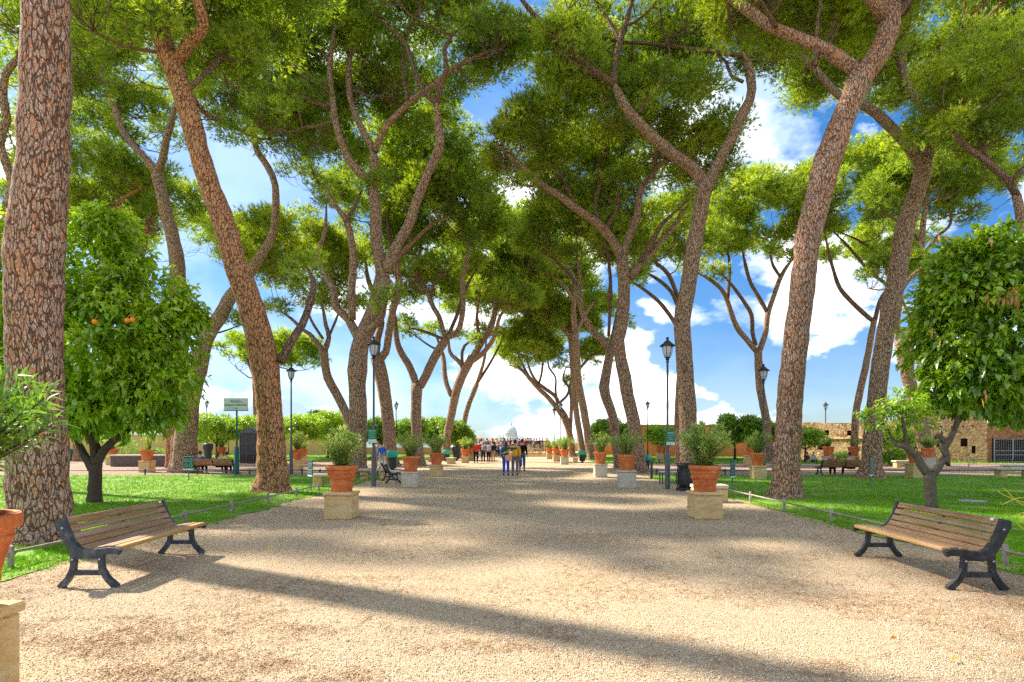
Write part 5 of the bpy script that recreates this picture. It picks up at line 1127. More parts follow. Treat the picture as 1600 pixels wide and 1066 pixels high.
# ------------------------------------------------------------------ benches
def bench(loc, rz, label, wood='wood', iron='iron', group='slatted park benches', L=1.86):
    root = empty('park_bench', loc, rz, label, 'bench', group)
    # local: sitter faces +y, bench length along x
    for s_ in (-1, 1):
        x0 = s_ * L / 2 - .028; x1 = x0 + .056
        fr = MB(); fr.ribbon([(-.30, .765), (-.285, .70), (-.245, .60), (-.20, .50), (-.145, .425), (-.08, .385), (.0, .375), (.10, .392), (.20, .405), (.29, .405), (.335, .385)], [.10, .105, .095, .085, .10, .095, .075, .07, .07, .065, .055], x0, x1)
        fr.ribbon([(-.15, .40), (-.155, .30), (-.165, .20), (-.215, .10), (-.30, .0)], [.07, .055, .06, .06, .075], x0 + .004, x1 - .004)
        fr.ribbon([(.13, .40), (.135, .30), (.145, .20), (.20, .10), (.30, .0)], [.07, .055, .06, .06, .075], x0 + .004, x1 - .004)
        fr.ribbon([(-.15, .165), (0, .168), (.14, .165)], .058, x0 + .007, x1 - .007)
        fr.ribbon([(-.15, .345), (.0, .34), (.13, .345)], .05, x0 + .007, x1 - .007)
        o = fr.build('end_frame', M[iron], root, smooth=30)
        bo = MB()
        for (y, z) in ((-.155, .315), (.132, .315), (-.262, .66)): bo.ball((s_ * L / 2 + s_ * .03, y, z), .016, 10, 6)
        bo.build('bolt', M['bolt'], o, smooth=True)
        hk = MB(); hk.tube([(s_ * (L / 2), -.30, .70), (s_ * L / 2, -.345, .70), (s_ * L / 2, -.36, .685), (s_ * L / 2, -.345, .67)], .011, 6); hk.build('hook', M[iron], o, smooth=True)
    yz = [(-.268, .745), (-.222, .655), (-.180, .565), (-.128, .480)]; an = [-64, -64, -62, -54]
    yz = [(-.262, .732), (-.220, .648), (-.178, .565), (-.135, .490), (-.085, .432)]; an = [-63, -63, -61, -52, -30]
    for (y, z), a in zip(yz, an):
        s1 = MB(); R_ = Matrix.Rotation(rad(a), 4, 'X'); s1.box((0, y, z), (L - .07, .074, .028), bev=.005, M=R_); s1.build('back_slat', M[wood], root)
    for i, (y, z) in enumerate([(.005, .413), (.100, .432), (.205, .443)]):
        s1 = MB(); R_ = Matrix.Rotation(rad([6, 6, 2][i]), 4, 'X'); s1.box((0, y, z), (L - .07, .088, .03), bev=.005, M=R_); s1.build('seat_slat', M[wood], root)
    s1 = MB(); s1.box((0, .300, .432), (L - .062, .095, .045), bev=.01); s1.build('front_slat', M['wood_edge' if wood == 'wood' else wood], root)
    md = MB(); md.ribbon([(-.285, .70), (-.225, .60), (-.165, .48), (-.10, .41), (.0, .388), (.10, .405), (.28, .41)], .018, -.02, .02); md.build('middle_brace', M[iron], root, smooth=30)
    if wood == 'wood':
        pl = MB(); pl.box((-L / 2 + .11 if True else 0, -.247, .757), (.05, .035, .004), M=Matrix.Rotation(rad(-63), 4, 'X')); pl.build('plate', M['white_sign'], root)
    return root
# left: near feet at (140,918), far feet (285,865)
def between(pa, pb):
    a = Vector((GX(pa[0], GY(pa[1])), GY(pa[1]), 0)); b = Vector((GX(pb[0], GY(pb[1])), GY(pb[1]), 0)); return a, b
a, b = between((139, 918), (284, 865)); c = (a + b) / 2; d = b - a; print('bench left', a, b, d.length)
bench(c, math.atan2(d.y, d.x) - math.pi if False else math.atan2(-(d.y), -(d.x)), 'near left park bench with weathered slats and blue-black iron ends', iron='iron_worn', L=d.length)
a, b = between((1526, 922), (1372, 870)); c = (a + b) / 2; d = b - a; print('bench right', a, b, d.length)
bench(c, math.atan2(d.y, d.x), 'near right park bench with brown slats and black iron ends', L=d.length)
bench((GX(608, 22.5), 22.9, 0), rad(-72), 'pale slatted bench beside the lamp and green bin left of the walk', wood='wood_pale', L=1.7)
bl_ = bench((GX(334, 29.5), 29.6, 0), 0, 'wooden bench seen from behind with three people, left lawn', wood='wood_red', L=2.15)
br_ = bench((GX(1322, 27.4), 27.6, 0), 0, 'wooden bench seen from behind with two people, right lawn', wood='wood_red', L=2.4)
def stone_bench(px, Y, L, rz, label, dep=.5, z=.42):
    s_ = empty('stone_bench', (GX(px, Y), Y, 0), rz, label, 'bench', 'backless stone benches')
    c = MB(); c.box((0, 0, z), (L, dep, .10), bev=.02); c.build('seat', M['travertine_pale'], s_)
    for q in (-1, 1): c = MB(); c.box((q * L * .32, 0, (z - .05) / 2), (.32, dep * .75, z - .055), bev=.02); c.build('support', M['travertine'], s_)
stone_bench(512, 20.6, 1.0, rad(8), 'small stone bench behind the first left planter')
stone_bench(585, 24.6, 1.3, rad(5), 'stone bench left of the lamp with the green notice')
stone_bench(1585, 25.6, 1.95, 0, 'front stone bench at the right edge')
stone_bench(1592, 29.5, 1.6, 0, 'pale sunlit stone bench behind the front one at the right edge')
stone_bench(1412, 36, 1.3, 0, 'stone bench right of the round shrub')
stone_bench(705, 43, 1.3, rad(80), 'low stone bench behind the third left planter')
stone_bench(899, 45, 1.2, rad(85), 'low stone bench at the foot of the twin straight pines')
stone_bench(1108, 15.3, .9, rad(0), 'low stone bench right behind the big right planter')
stone_bench(665, 47, 1.3, 0, 'greenish stone bench behind the second left planter')
s_ = empty('stone_trough', (GX(240, 38), 38, 0), 0, 'long low dark stone trough behind the pot on the left side path', 'trough'); c = MB(); c.box((0, 0, .36), (5.3, .8, .72), bev=.03); c.build('body', plain('dark_stone', (.13, .10, .085), .85, 0, .3, 5, .01), s_)
c = MB(); c.box((0, 0, .75), (5.5, .95, .09), bev=.02); c.build('rim', M['travertine_pale'], s_)

# ------------------------------------------------------------------ lamps
def lamp(px, Y, hgt, label, big=False, rz=0, mat='lamp_iron'):
    root = empty('street_lamp', (GX(px, Y), Y, 0), rz, label, 'street lamp', 'lantern lamp posts')
    c = MB(); top = hgt - .82
    if big: c.lathe([(.0, 0), (.088, 0), (.088, 1.15), (.075, 1.20), (.055, 1.22), (.055, 1.6), (.042, 1.65), (.036, top - .08), (.06, top - .05), (.06, top - .02), (.035, top)], 16)
    else: c.lathe([(.0, 0), (.07, 0), (.07, .9), (.045, .95), (.035, top - .08), (.055, top - .05), (.055, top - .02), (.03, top)], 12)
    c.build('pole', M[mat], root, smooth=40)
    z = top; cg = MB()
    cg.lathe([(.02, z), (.07, z + .03), (.05, z + .07), (.10, z + .10), (.09, z + .12), (.0, z + .12)], 12)
    for k in range(6):
        a = k * math.pi / 3; cg.tube([((.09 + 0) * math.cos(a), .09 * math.sin(a), z + .10), (.155 * math.cos(a), .155 * math.sin(a), z + .28), (.17 * math.cos(a), .17 * math.sin(a), z + .42), (.175 * math.cos(a), .175 * math.sin(a), z + .50)], .011, 5)
    lan = cg.build('lantern_cage', M['lamp_dark'], root, smooth=40)
    gl = MB(); gl.lathe([(.075, z + .12), (.13, z + .28), (.15, z + .42), (.155, z + .50)], 6); gl.build('glass', M['glass'], lan)
    cap = MB(); cap.lathe([(.0, z + .49), (.25, z + .49), (.27, z + .50), (.25, z + .53), (.15, z + .60), (.10, z + .66), (.05, z + .69), (.03, z + .72), (.055, z + .75), (.05, z + .78), (.02, z + .81), (.0, z + .82)], 18); cap.build('lantern_roof', M['lamp_dark'], root, smooth=40)
    return root
lamp(584, 20.6, 5.5, 'tall grey lamp post left of the walk carrying a green notice', True)
lamp(1043, 19.4, 5.25, 'tall grey lamp post right of the walk carrying a green notice', True)
lamp(455, 28.6, 5.55, 'grey lamp post right of the leaning orange-barked pine', True)
lamp(1193, 25.3, 5.15, 'grey lamp post in front of the vase-shaped pine', True)
lamp(323, 50, 5.5, 'slim dark lamp post above the seated people on the left', mat='lamp_dark')
lamp(357, 74, 5.5, 'tiny far lamp post under the street sign', mat='lamp_dark')
lamp(619, 51, 5.4, 'slim dark lamp post between the second planter and the slim reddish pine', mat='lamp_dark')
lamp(727, 68, 5.3, 'slim lamp post above the four walkers', mat='lamp_dark')
lamp(1012, 51, 5.45, 'slim dark lamp post before the left end of the salmon building', mat='lamp_dark')
lamp(1290, 52, 5.4, 'slim dark lamp post before the castle wall', mat='lamp_dark')
lamp(866, 60, 5.4, 'left one of two thin lamp poles by the far right planters', mat='lamp_dark')
lamp(876, 49, 5.2, 'right one of two thin lamp poles by the far right planters', mat='lamp_dark')

def notice(px, Y, x0, x1, y0, y1, y2, label, rows_=5):
    n_ = empty('green_notice', (GX((x0 + x1) / 2, Y), Y - .11, 0), 0, label, 'sign', 'green notices on lamp posts'); k = Y / F; w_ = (x1 - x0) * k; z1 = H - (y0 - HY) * k; z0 = H - (y1 - HY) * k; z2 = H - (y2 - HY) * k
    c = MB(); c.box((0, 0, (z1 + z0) / 2), (w_, .02, z1 - z0), bev=.004); c.build('panel', M['green_sign'], n_)
    c = MB(); c.box((0, 0, (z0 + z2) / 2 - .003), (w_, .02, z0 - z2), bev=.004); c.build('white_strip', M['white_sign'], n_)
    c = MB(); c.box((0, -.012, z1 - .06), (w_ * .8, .006, .03))
    for i in range(rows_): c.box((-.02 * (i % 2), -.012, z1 - .14 - i * .075), (w_ * (.72 - .08 * (i % 3)), .005, .014))
    c.build('lettering', plain('sign_text_' + str(int(px)), (.35, .5, .42), .6), n_)
    c = MB(); c.box((0, .05, (z1 + z0) / 2 + .1), (.12, .07, .04)); c.box((0, .05, (z1 + z0) / 2 - .1), (.12, .07, .04)); c.build('clamp', M['lamp_iron'], n_)
notice(584, 20.6, 576, 589.5, 671, 686.5, 692, 'green notice with white strip on the left tall lamp post')
notice(1043, 19.4, 1040, 1053, 674, 691, 695.5, 'green notice with white strip on the right tall lamp post')
# street sign
Ys = 28.4; ss = empty('street_name_sign', (GX(370, Ys), Ys, 0), 0, 'pale stone-like street name sign on a tall green post', 'sign')
c = MB(); zt = H + (HY - 643) * Ys / F; c.lathe([(0, 0), (.13, 0), (.12, .1), (.10, 1.35), (.075, 1.4), (.045, 1.43), (.042, zt + .1)], 14); c.build('post', M['green_post'], ss, smooth=40)
z0, z1 = H + (HY - 641.5) * Ys / F, H + (HY - 622.5) * Ys / F; w_ = 37.5 * Ys / F
c = MB(); c.box((0, -.09, (z0 + z1) / 2), (w_, .05, z1 - z0), bev=.01); pn = c.build('panel', M['marble_sign'], ss)
c = MB(); c.box((0, -.09, z0 - .015), (w_ + .02, .07, .03)); c.box((0, -.02, (z0 + z1) / 2), (.5, .10, .05)); c.build('bracket', M['lamp_dark'], ss)
def text(s_, size, loc, m, parent, rz=0, ext=.004):
    cu = bpy.data.curves.new('lettering', 'FONT'); cu.body = s_; cu.size = size; cu.align_x = 'CENTER'; cu.align_y = 'CENTER'; cu.extrude = ext
    to = bpy.data.objects.new('lettering_tmp', cu); COL.objects.link(to); bpy.context.view_layer.update()
    me = bpy.data.meshes.new_from_object(to.evaluated_get(bpy.context.evaluated_depsgraph_get())); bpy.data.objects.remove(to)
    o = bpy.data.objects.new('lettering', me); COL.objects.link(o); me.materials.clear(); me.materials.append(m); o.parent = parent; o.location = loc; o.rotation_euler = (rad(90), 0, rz); return o
zc = (z0 + z1) / 2; text('PIAZZA', .15, (0, -.12, zc + .13), M['ink'], ss); text('FIORENZO FIORENTINI', .105, (0, -.12, zc - .05), M['ink'], ss); text('ATTORE', .06, (0, -.12, zc - .20), M['ink'], ss)
# small lawn signs
def lawn_sign(px, Y, tilt, label, ang=0):
    s_ = empty('lawn_sign', (GX(px, Y), Y, 0), ang, label, 'sign', 'small rule signs on the lawns')
    c = MB(); c.tube([(0, 0, 0), (0, 0, .6)], .022, 8); c.build('post', plain('sign_post_teal', (.10, .20, .18), .5), s_)
    c = MB(); c.box((0, -.02, .74), (.42, .025, .56), bev=.006); c.build('panel', M['green_post'], s_)
    c = MB(); c.box((0, -.034, .475), (.44, .03, .05), bev=.004); c.build('white_edge', M['white_sign'], s_)
    for i in (-1, 1):
        for j in (0, 1):
            c = MB(); cx_ = i * .10; cz = .64 + j * .21
            c.v = [(cx_ + .075 * math.cos(a), -.036, cz + .075 * math.sin(a)) for a in np.linspace(0, 2 * math.pi, 20, endpoint=False)] + [(cx_ + .052 * math.cos(a), -.038, cz + .052 * math.sin(a)) for a in np.linspace(0, 2 * math.pi, 20, endpoint=False)]
            c.f = [(k, (k + 1) % 20, 20 + (k + 1) % 20, 20 + k) for k in range(20)]; c.build('pictogram', plain('pictogram_grey', (.34, .42, .38), .6), s_)
lawn_sign(295, 24.0, 0, 'small green rule sign with four round pictograms on the left lawn', 0)
lawn_sign(486, 19.2, 0, 'narrow side-on lawn sign near the first left planter', rad(-52))
lawn_sign(1144, 18.6, 0, 'lawn sign right of the big right planter', rad(50))
lawn_sign(1360, 19.6, 0, 'lawn sign in front of the thick grey pine', rad(46))

# ------------------------------------------------------------------ bins
def bin_(px, Y, label, w_=.42, hh=.85, bag='bin_green', post=None, z0=.12):
    s_ = empty('litter_bin', (GX(px, Y), Y, 0), 0, label, 'bin', 'litter bins along the walk')
    c = MB(); c.lathe([(0, z0), (w_ * .36, z0), (w_ * .46, hh * .9), (w_ * .44, hh * .9), (0, hh * .85)], 18); c.build('body', M['bin_body'], s_, smooth=40)
    c = MB(); r = random.Random(int(px)); prof = [(w_ * .40, hh * .86), (w_ * .50, hh * .66), (w_ * .53, hh * .74), (w_ * .55, hh * .88), (w_ * .52, hh * .97), (w_ * .44, hh), (w_ * .40, hh * .93)]
    c.lathe(prof, 18); c.v = [(x * (1 + r.uniform(-.05, .05)), y * (1 + r.uniform(-.05, .05)), z + r.uniform(-.02, .02)) for x, y, z in c.v]; c.build('bag', M[bag], s_, smooth=40)
    c = MB(); 
    if post: c.tube([(post, 0, 0), (post, 0, 1.02)], .045, 8)
    c.tube([(0, 0, 0), (0, 0, z0 + .02)], .10, 10); c.build('stand', M['lamp_dark'], s_)
bin_(613, 32.5, 'grey bin with a turquoise bag below the slim reddish pine', .62, 1.15)
bin_(1009, 31.8, 'dark bin with a green rim beside the wavy pine', .56, .92)
bin_(698, 47, 'small green topped bin behind the third left planter', .62, 1.0, post=-.5)
bin_(910, 45.5, 'small green topped bin at the foot of the straight pines', .62, .95)
bin_(713, 50, 'dark lidded bin left of the far left planter', .7, 1.25, bag='bin_body')
bin_(107, 45, 'dark green bin behind the huge trunk on the left', .6, 1.1, bag='green_post')
bin_(325, 46, 'grey bin behind the woman in blue', .7, 1.55, bag='bin_body')
bp = empty('bollard', (GX(1018, 24.8), 24.8, 0), 0, 'short dark round post right of the green rimmed bin', 'bollard'); c = MB(); c.lathe([(0, 0), (.055, 0), (.055, .78), (.045, .81), (0, .82)], 14); c.build('post', M['lamp_dark'], bp, smooth=40)
# caged black bag beside the big right planter
Yb = 18.9; s_ = empty('litter_bin', (GX(1073, Yb), Yb, 0), 0, 'wire cage bin with a full black bag behind the big right planter', 'bin')
c = MB(); c.lathe([(0, .04), (.24, .04), (.26, .25), (.27, .6), (.25, .78), (.30, .86), (.33, .84), (.31, .80)], 22); r = random.Random(2)
c.v = [(x * (1 + .09 * noise.noise(Vector((x * 9, y * 9, z * 9)))), y * (1 + .09 * noise.noise(Vector((y * 9, x * 9, z * 7)))), z) for x, y, z in c.v]; c.build('bag', M['bag_black'], s_, smooth=True)
c = MB(); c.lathe([(.33, 0), (.35, 0), (.35, .10), (.33, .10)], 20)
for k in range(6): a = k * math.pi / 3 + .3; c.tube([(.33 * math.cos(a), .33 * math.sin(a), .05), (.33 * math.cos(a), .33 * math.sin(a), .9)], .014, 5)
c.tube([(.33 * math.cos(a), .33 * math.sin(a), .9) for a in np.linspace(0, 2 * math.pi, 21)], .014, 5); c.build('cage', M['lamp_dark'], s_, smooth=40)

# ------------------------------------------------------------------ low rails
def rail(ptsg, label, hgt=.27, m='rail', post_r=.036, rail_r=.021, skip=()):
    p0 = Vector((*ptsg[0], 0)); root = empty('low_rail_fence', p0, 0, label, 'fence', 'low pipe rails round the lawns')
    L = [Vector((*q, 0)) - p0 for q in ptsg]
    for i, q in enumerate(L):
        c = MB(); c.lathe([(0, 0), (post_r, 0), (post_r, hgt), (post_r * .8, hgt + .012), (0, hgt + .014)], 10, c=(q.x, q.y, 0)); c.build('post', M[m], root, smooth=40)
    for i, (a, b) in enumerate(zip(L, L[1:])):
        if i in skip: continue
        d = (b - a).normalized(); c = MB(); c.tube([a + d * post_r + Vector((0, 0, hgt * .74)), (a + b) / 2 + Vector((0, 0, hgt * .74 - .004)), b - d * post_r + Vector((0, 0, hgt * .74))], rail_r, 8)
        c.tube([a + d * .02 + Vector((0, 0, hgt * .5)), a + d * .10 + Vector((0, 0, hgt * .72))], .009, 5); c.tube([b - d * .02 + Vector((0, 0, hgt * .5)), b - d * .10 + Vector((0, 0, hgt * .72))], .009, 5)
        c.build('rail', M[m], root, smooth=40)
rail([(-6.45, y) for y in (3.4, 5.3, 7.2, 9.1, 11.0, 12.8, 14.7, 16.6, 18.5)], 'low grey rail along the left edge of the walk')
rail([(6.35, y) for y in (3.4, 5.3, 7.3, 9.3, 11.3, 13.3, 15.2, 17.1, 19.0)], 'low grey rail along the right edge of the walk')
rail([(-6.5, y) for y in (20.6, 22.6, 24.6, 26.6)], 'short low rail behind the first left planter', m='rail_dark')
rail([(x, 28.0) for x in np.arange(-34, -6, 2.6)], 'low dark rail along the far side of the left lawn', .30, 'rail_dark')
rail([(x, 27.9) for x in np.arange(7, 36, 3.4)], 'low dark rail along the far side of the right lawn', .30, 'rail_dark')
rail([(x, 50.5) for x in np.arange(-40, -8, 3.0)], 'far dark rail before the left background lawn', .4, 'rail_dark', .035, .02)
rail([(x, 43.0) for x in np.arange(8, 40, 3.0)], 'far dark rail before the lawn at the castle wall', .4, 'rail_dark', .035, .02)
rail([(x, 35.0) for x in np.arange(25.5, 36, 2.7)], 'pale low rail beyond the bright pot on the right', .35, 'gate', .03, .018)
c = empty('metal_stool', (GX(1046, 21.8), 21.8, 0), 0, 'small metal frame seat behind the right tall lamp post', 'stool'); q = MB()
for (x, y) in ((-.32, -.2), (.32, -.2), (-.32, .2), (.32, .2)): q.tube([(x, y, 0), (x, y, .46)], .022, 6)
q.build('leg', M['lamp_dark'], c); q = MB(); q.box((0, 0, .48), (.76, .48, .05), bev=.01); q.build('seat', M['wood_pale'], c)
# kiosk
Yk = 43; k_ = Yk / F; ks = empty('kiosk', (GX(389, Yk), Yk + .8, 0), 0, 'dark grey metal kiosk with glazed grid doors and gabled roof', 'kiosk'); wk = 1.72
c = MB(); c.box((0, .1, 1.17), (wk, 1.3, 2.34), bev=.01); c.build('body', M['kiosk'], ks)
c = MB(); z = 2.345; c.add([(-wk / 2 - .08, -.66, z), (wk / 2 + .08, -.66, z), (0, -.66, z + .45), (-wk / 2 - .08, .85, z), (wk / 2 + .08, .85, z), (0, .85, z + .45)], [(0, 1, 2), (3, 5, 4), (0, 2, 5, 3), (1, 4, 5, 2), (0, 3, 4, 1)]); c.build('roof', plain('kiosk_roof', (.12, .12, .125), .6), ks)
for i in range(3):
    for j in range(3): c = MB(); c.box((-wk * .31 + i * wk * .31, -.565, .40 + j * .76), (wk * .28, .03, .70)); c.build('pane', M['kiosk_pane'], ks)
c = MB()
for i in range(4): c.box((-wk * .465 + i * wk * .31, -.588, 1.16), (.045, .05, 2.3))
for j in range(4): c.box((0, -.592, .03 + j * .76), (wk * .97, .04, .04))
c.build('glazing_bars', M['lamp_iron'], ks)
# manhole cover and fallen things
c = MB(); c.lathe([(0, .0), (.32, .0), (.32, .035), (.27, .04), (0, .04)], 28); o = c.build('manhole_cover', plain('manhole_grey', (.30, .31, .28), .8, 0, .2, 8)); o.location = (GX(1519, 15.1), 15.1, .015); tag(o, 'round pale manhole cover in the right lawn', 'manhole cover')
rng = np.random.default_rng(77)
for (px, py, rz, mt, lb_) in ((1535, 1036, 1.5, 'yellow_leaf', 'yellow fallen leaf in the bottom right corner'), (419, 858, .3, 'yellow_leaf', 'yellow leaf on the gravel right of the left bench'), (198, 896, 2, 'dry_leaf', 'brown dry leaf under the near end of the left bench'), (1488, 1038, .6, 'dry_leaf', 'dry leaf left of the yellow leaf'), (1390, 1003, .2, 'dry_leaf', 'dry leaf on the gravel below the right bench')):
    Yl = GY(py); V, Fc = leaves(np.array([[0, 0, .015]]), np.array([[1, 0, .05]]), .085, .038, rng, droop=.0); o = np_mesh('fallen_leaf', V, Fc, M[mt]); o.location = (GX(px, Yl), Yl, .012); o.rotation_euler = (0, 0, rz); tag(o, lb_, 'leaf', 'fallen leaves')
# ------------------------------------------------------------------ people
SKIN = plain('skin', (.50, .27, .18), .55, 0, .05, 8)
_cc = {}
def cloth(c):
    if c not in _cc: _cc[c] = plain('cloth_%d_%d_%d' % tuple(int(x * 255) for x in c), c, .85, 0, .2, 9, .004, .1)
    return _cc[c]
CN = {'red': (.60, .045, .03), 'orange': (.90, .40, .02), 'yellow': (.80, .55, .05), 'lime': (.45, .62, .06), 'green': (.05, .22, .08), 'teal': (.02, .13, .19), 'blue': (.05, .16, .50), 'bright blue': (.02, .08, .60), 'navy': (.012, .02, .07),
      'black': (.012, .012, .015), 'grey': (.16, .16, .17), 'light grey': (.42, .43, .45), 'white': (.75, .74, .72), 'pink': (.70, .35, .34), 'purple': (.16, .07, .25), 'brown': (.16, .08, .04), 'tan': (.45, .28, .12), 'denim': (.06, .12, .26), 'cream': (.66, .58, .44), 'maroon': (.22, .03, .04)}
def skin_mesh(J, E, Rd, name, m, parent, sub=1, root=0):
    me = bpy.data.meshes.new(name); me.from_pydata([tuple(j) for j in J], E, []); o = bpy.data.objects.new(name, me); COL.objects.link(o)
    md = o.modifiers.new('s', 'SKIN'); md.use_smooth_shade = True
    for i, v in enumerate(me.skin_vertices[0].data):
        r_ = Rd[i]; v.radius = r_ if hasattr(r_, '__len__') else (r_, r_); v.use_root = (i == root)
    s2 = o.modifiers.new('u', 'SUBSURF'); s2.levels = sub; s2.render_levels = sub
    bpy.context.view_layer.update(); dg = bpy.context.evaluated_depsgraph_get()
    m2 = bpy.data.meshes.new_from_object(o.evaluated_get(dg)); bpy.data.objects.remove(o)
    m2.name = name; m2.materials.clear(); m2.materials.append(m); m2.polygons.foreach_set('use_smooth', [True] * len(m2.polygons))
    o = bpy.data.objects.new(name, m2); COL.objects.link(o); o.parent = parent; return o
def person(loc, rz, label, top='black', bottom='navy', hair=(.05, .03, .02), pose='stand', hgt=1.75, long_hair=False, group=None, bag=None, female=False, armL=None, armR=None, shoes=(.03, .02, .02), lean=0, hat=None, sub=1, hem=0, legs=None):
    """faces local +y; arms given as (elbow, wrist) offsets from the shoulder"""
    root = empty('person', loc, rz, label, 'person', group); k = hgt / 1.75; f = .92 if female else 1.0
    sit = pose == 'sit'; hz = .50 if sit else .93
    V_ = lambda x, y, z: Vector((x, y, z)) * k
    up = hz - .93
    ly = lean
    pel, wai, che, nb, nk = V_(0, 0, .97 + up), V_(0, ly * .3, 1.10 + up), V_(0, ly * .7, 1.28 + up), V_(0, ly, 1.44 + up), V_(0, ly + .01, 1.50 + up)
    hd1, hd2, hd3 = V_(0, ly + .025, 1.57 + up), V_(0, ly + .02, 1.65 + up), V_(0, ly + .01, 1.72 + up)
    J = [pel, wai, che, nb, nk, hd1, hd2, hd3]; Rd = [(.135 * f, .10), (.125 * f, .09), (.15 * f, .105), (.10, .075), (.052, .055), (.066, .078), (.074, .092), (.055, .065)]
    E = [(i, i + 1) for i in range(7)]
    def addj(p, r_, par): J.append(p); Rd.append(r_); E.append((par, len(J) - 1)); return len(J) - 1
    dflt = {'stand': ((.05, -.02, -.29), (.05, .05, -.53)), 'walk': ((.06, -.06, -.28), (.07, .02, -.52)), 'sit': ((.06, .06, -.27), (.0, .28, -.36))}[pose if pose in ('stand', 'walk', 'sit') else 'stand']
    arms = {}
    for s_, ar in ((-1, armL), (1, armR)):
        e, w_ = ar if ar else dflt
        if pose == 'walk' and ar is None and s_ > 0: e = (e[0], .06, e[2]); w_ = (w_[0], .16, w_[2])
        mir = (lambda q: (q[0] * s_, q[1], q[2])) if ar is None else (lambda q: q)
        S = V_(s_ * .175 * f, ly * .95, 1.405 + up); sh = addj(S, (.062, .06), 3); el = addj(S + V_(*mir(e)), (.042, .042), sh); wr = addj(S + V_(*mir(w_)), (.027, .03), el)
        d = (J[wr] - J[el]).normalized(); pm = addj(J[wr] + d * .055 * k, (.022, .038), wr); arms[s_] = (sh, el, wr)
        sd_ = d.cross(Vector((0, 1, .01))).normalized() if abs(d.y) < .9 else Vector((1, 0, 0)); nn = d.cross(sd_)
        for q in range(4):
            b0 = J[pm] + d * .03 * k + nn * (q - 1.5) * .020 * k; ln = (.062, .072, .067, .052)[q] * k
            a1 = addj(b0, (.0085, .0085), pm); a2 = addj(b0 + d * ln * .55 + sd_ * .010, (.008, .008), a1); addj(b0 + d * ln * .9 + sd_ * .032, (.007, .007), a2)
        a1 = addj(J[wr] + d * .035 * k - nn * .035 * k, (.011, .011), wr); addj(J[wr] + d * .075 * k - nn * .052 * k, (.009, .009), a1)
    lg = {}
    for s_ in (-1, 1):
        if sit: h_, kn, an, to = V_(s_ * .10, 0, .48), V_(s_ * .11, .44, .50), V_(s_ * .11, .46, .09), V_(s_ * .12, .62, .035)
        elif pose == 'walk': h_, kn, an, to = V_(s_ * .09, 0, .92), V_(s_ * .10, .10 if s_ > 0 else -.02, .50), V_(s_ * .09, .16 if s_ > 0 else -.26, .09 if s_ > 0 else .13), V_(s_ * .10, .31 if s_ > 0 else -.14, .03)
        else: h_, kn, an, to = V_(s_ * .09, 0, .92), V_(s_ * .105, .02, .50), V_(s_ * .11, -.02, .09), V_(s_ * .14, .13, .03)
        a = addj(h_, (.095 * f, .10), 0); b = addj(kn, (.06, .062), a); c = addj(an, (.037, .042), b); d = addj(to, (.035, .025), c); lg[s_] = (a, b, c, d)
    Rd = [tuple(x * k for x in r_) for r_ in Rd]
    bd = skin_mesh(J, E, Rd, 'body', SKIN, root, sub)
    # garments: thicker skins over the same joints
    idx = [0, 1, 2, 3]; g = {}
    JJ = [J[0] - Vector((0, 0, (.06 + hem) * k)), J[1], J[2], J[3]]; RR = [tuple(x + .030 * k + hem * .05 for x in Rd[0]), tuple(x + .024 * k for x in Rd[1]), tuple(x + .020 * k for x in Rd[2]), tuple(x + .014 * k for x in Rd[3])]; EE = [(0, 1), (1, 2), (2, 3)]
    for s_ in (-1, 1):
        sh, el, wr = arms[s_]; n_ = len(JJ); JJ += [J[sh], J[el], J[el].lerp(J[wr], .95)]; RR += [tuple(x + .020 * k for x in Rd[sh]), tuple(x + .020 * k for x in Rd[el]), (.042 * k, .042 * k)]; EE += [(3, n_), (n_, n_ + 1), (n_ + 1, n_ + 2)]
    skin_mesh(JJ, EE, RR, 'jacket', cloth(CN[top]), root, sub)
    JJ = [J[0] + Vector((0, 0, .04))]; RR = [tuple(x + .016 * k for x in Rd[0])]; EE = []
    for s_ in (-1, 1):
        a, b, c, d = lg[s_]; n_ = len(JJ); JJ += [J[a], J[b], J[b].lerp(J[c], .93)]; RR += [tuple(x + .014 * k for x in Rd[a]), tuple(x + .018 * k for x in Rd[b]), (.054 * k, .058 * k)]; EE += [(0, n_), (n_, n_ + 1), (n_ + 1, n_ + 2)]
    skin_mesh(JJ, EE, RR, 'trousers', cloth(CN[bottom]), root, sub)
    for s_ in (-1, 1):
        a, b, c, d = lg[s_]; hb = J[c] + (J[c] - J[d]) * .25; hb.z = J[d].z + .01
        skin_mesh([J[c] + Vector((0, 0, .04)), J[c] - Vector((0, 0, .035)), J[d] + Vector((0, .0, .012))], [(0, 1), (1, 2)], [(.048 * k, .055 * k), (.048 * k, .052 * k), (.045 * k, .034 * k)], 'shoe', cloth(shoes), root, 1)
    hm = cloth(hair); c = MB(); hc = J[6] + Vector((0, -.018, .014)) * k
    c.ball(hc, .103 * k, 14, 10, (.86, 1.0, 1.02)); ho = c.build('hair', hm, root, smooth=True)
    # keep the face clear: pull the front of the cap back
    for v in ho.data.vertices:
        if v.co.y > hc.y + .045 * k and v.co.z < hc.z + .045 * k: v.co.y = hc.y + .045 * k
    if long_hair:
        c = MB(); c.tube([hc + Vector((0, -.03, .02)) * k, hc + Vector((0, -.07, -.10)) * k, hc + Vector((0, -.085, -.24)) * k, hc + Vector((0, -.08, -.38)) * k], [.085 * k, .09 * k, .085 * k, .04 * k], 12, flat=.55); c.build('long_hair', hm, root, smooth=True)
    fc = MB(); y = J[6].y + .088 * k; z = J[6].z - .012 * k
    for s_ in (-1, 1): fc.ball((s_ * .028 * k, y - .006 * k, z), .010 * k, 8, 6)
    fc.build('eyes', cloth((.03, .02, .02)), root)
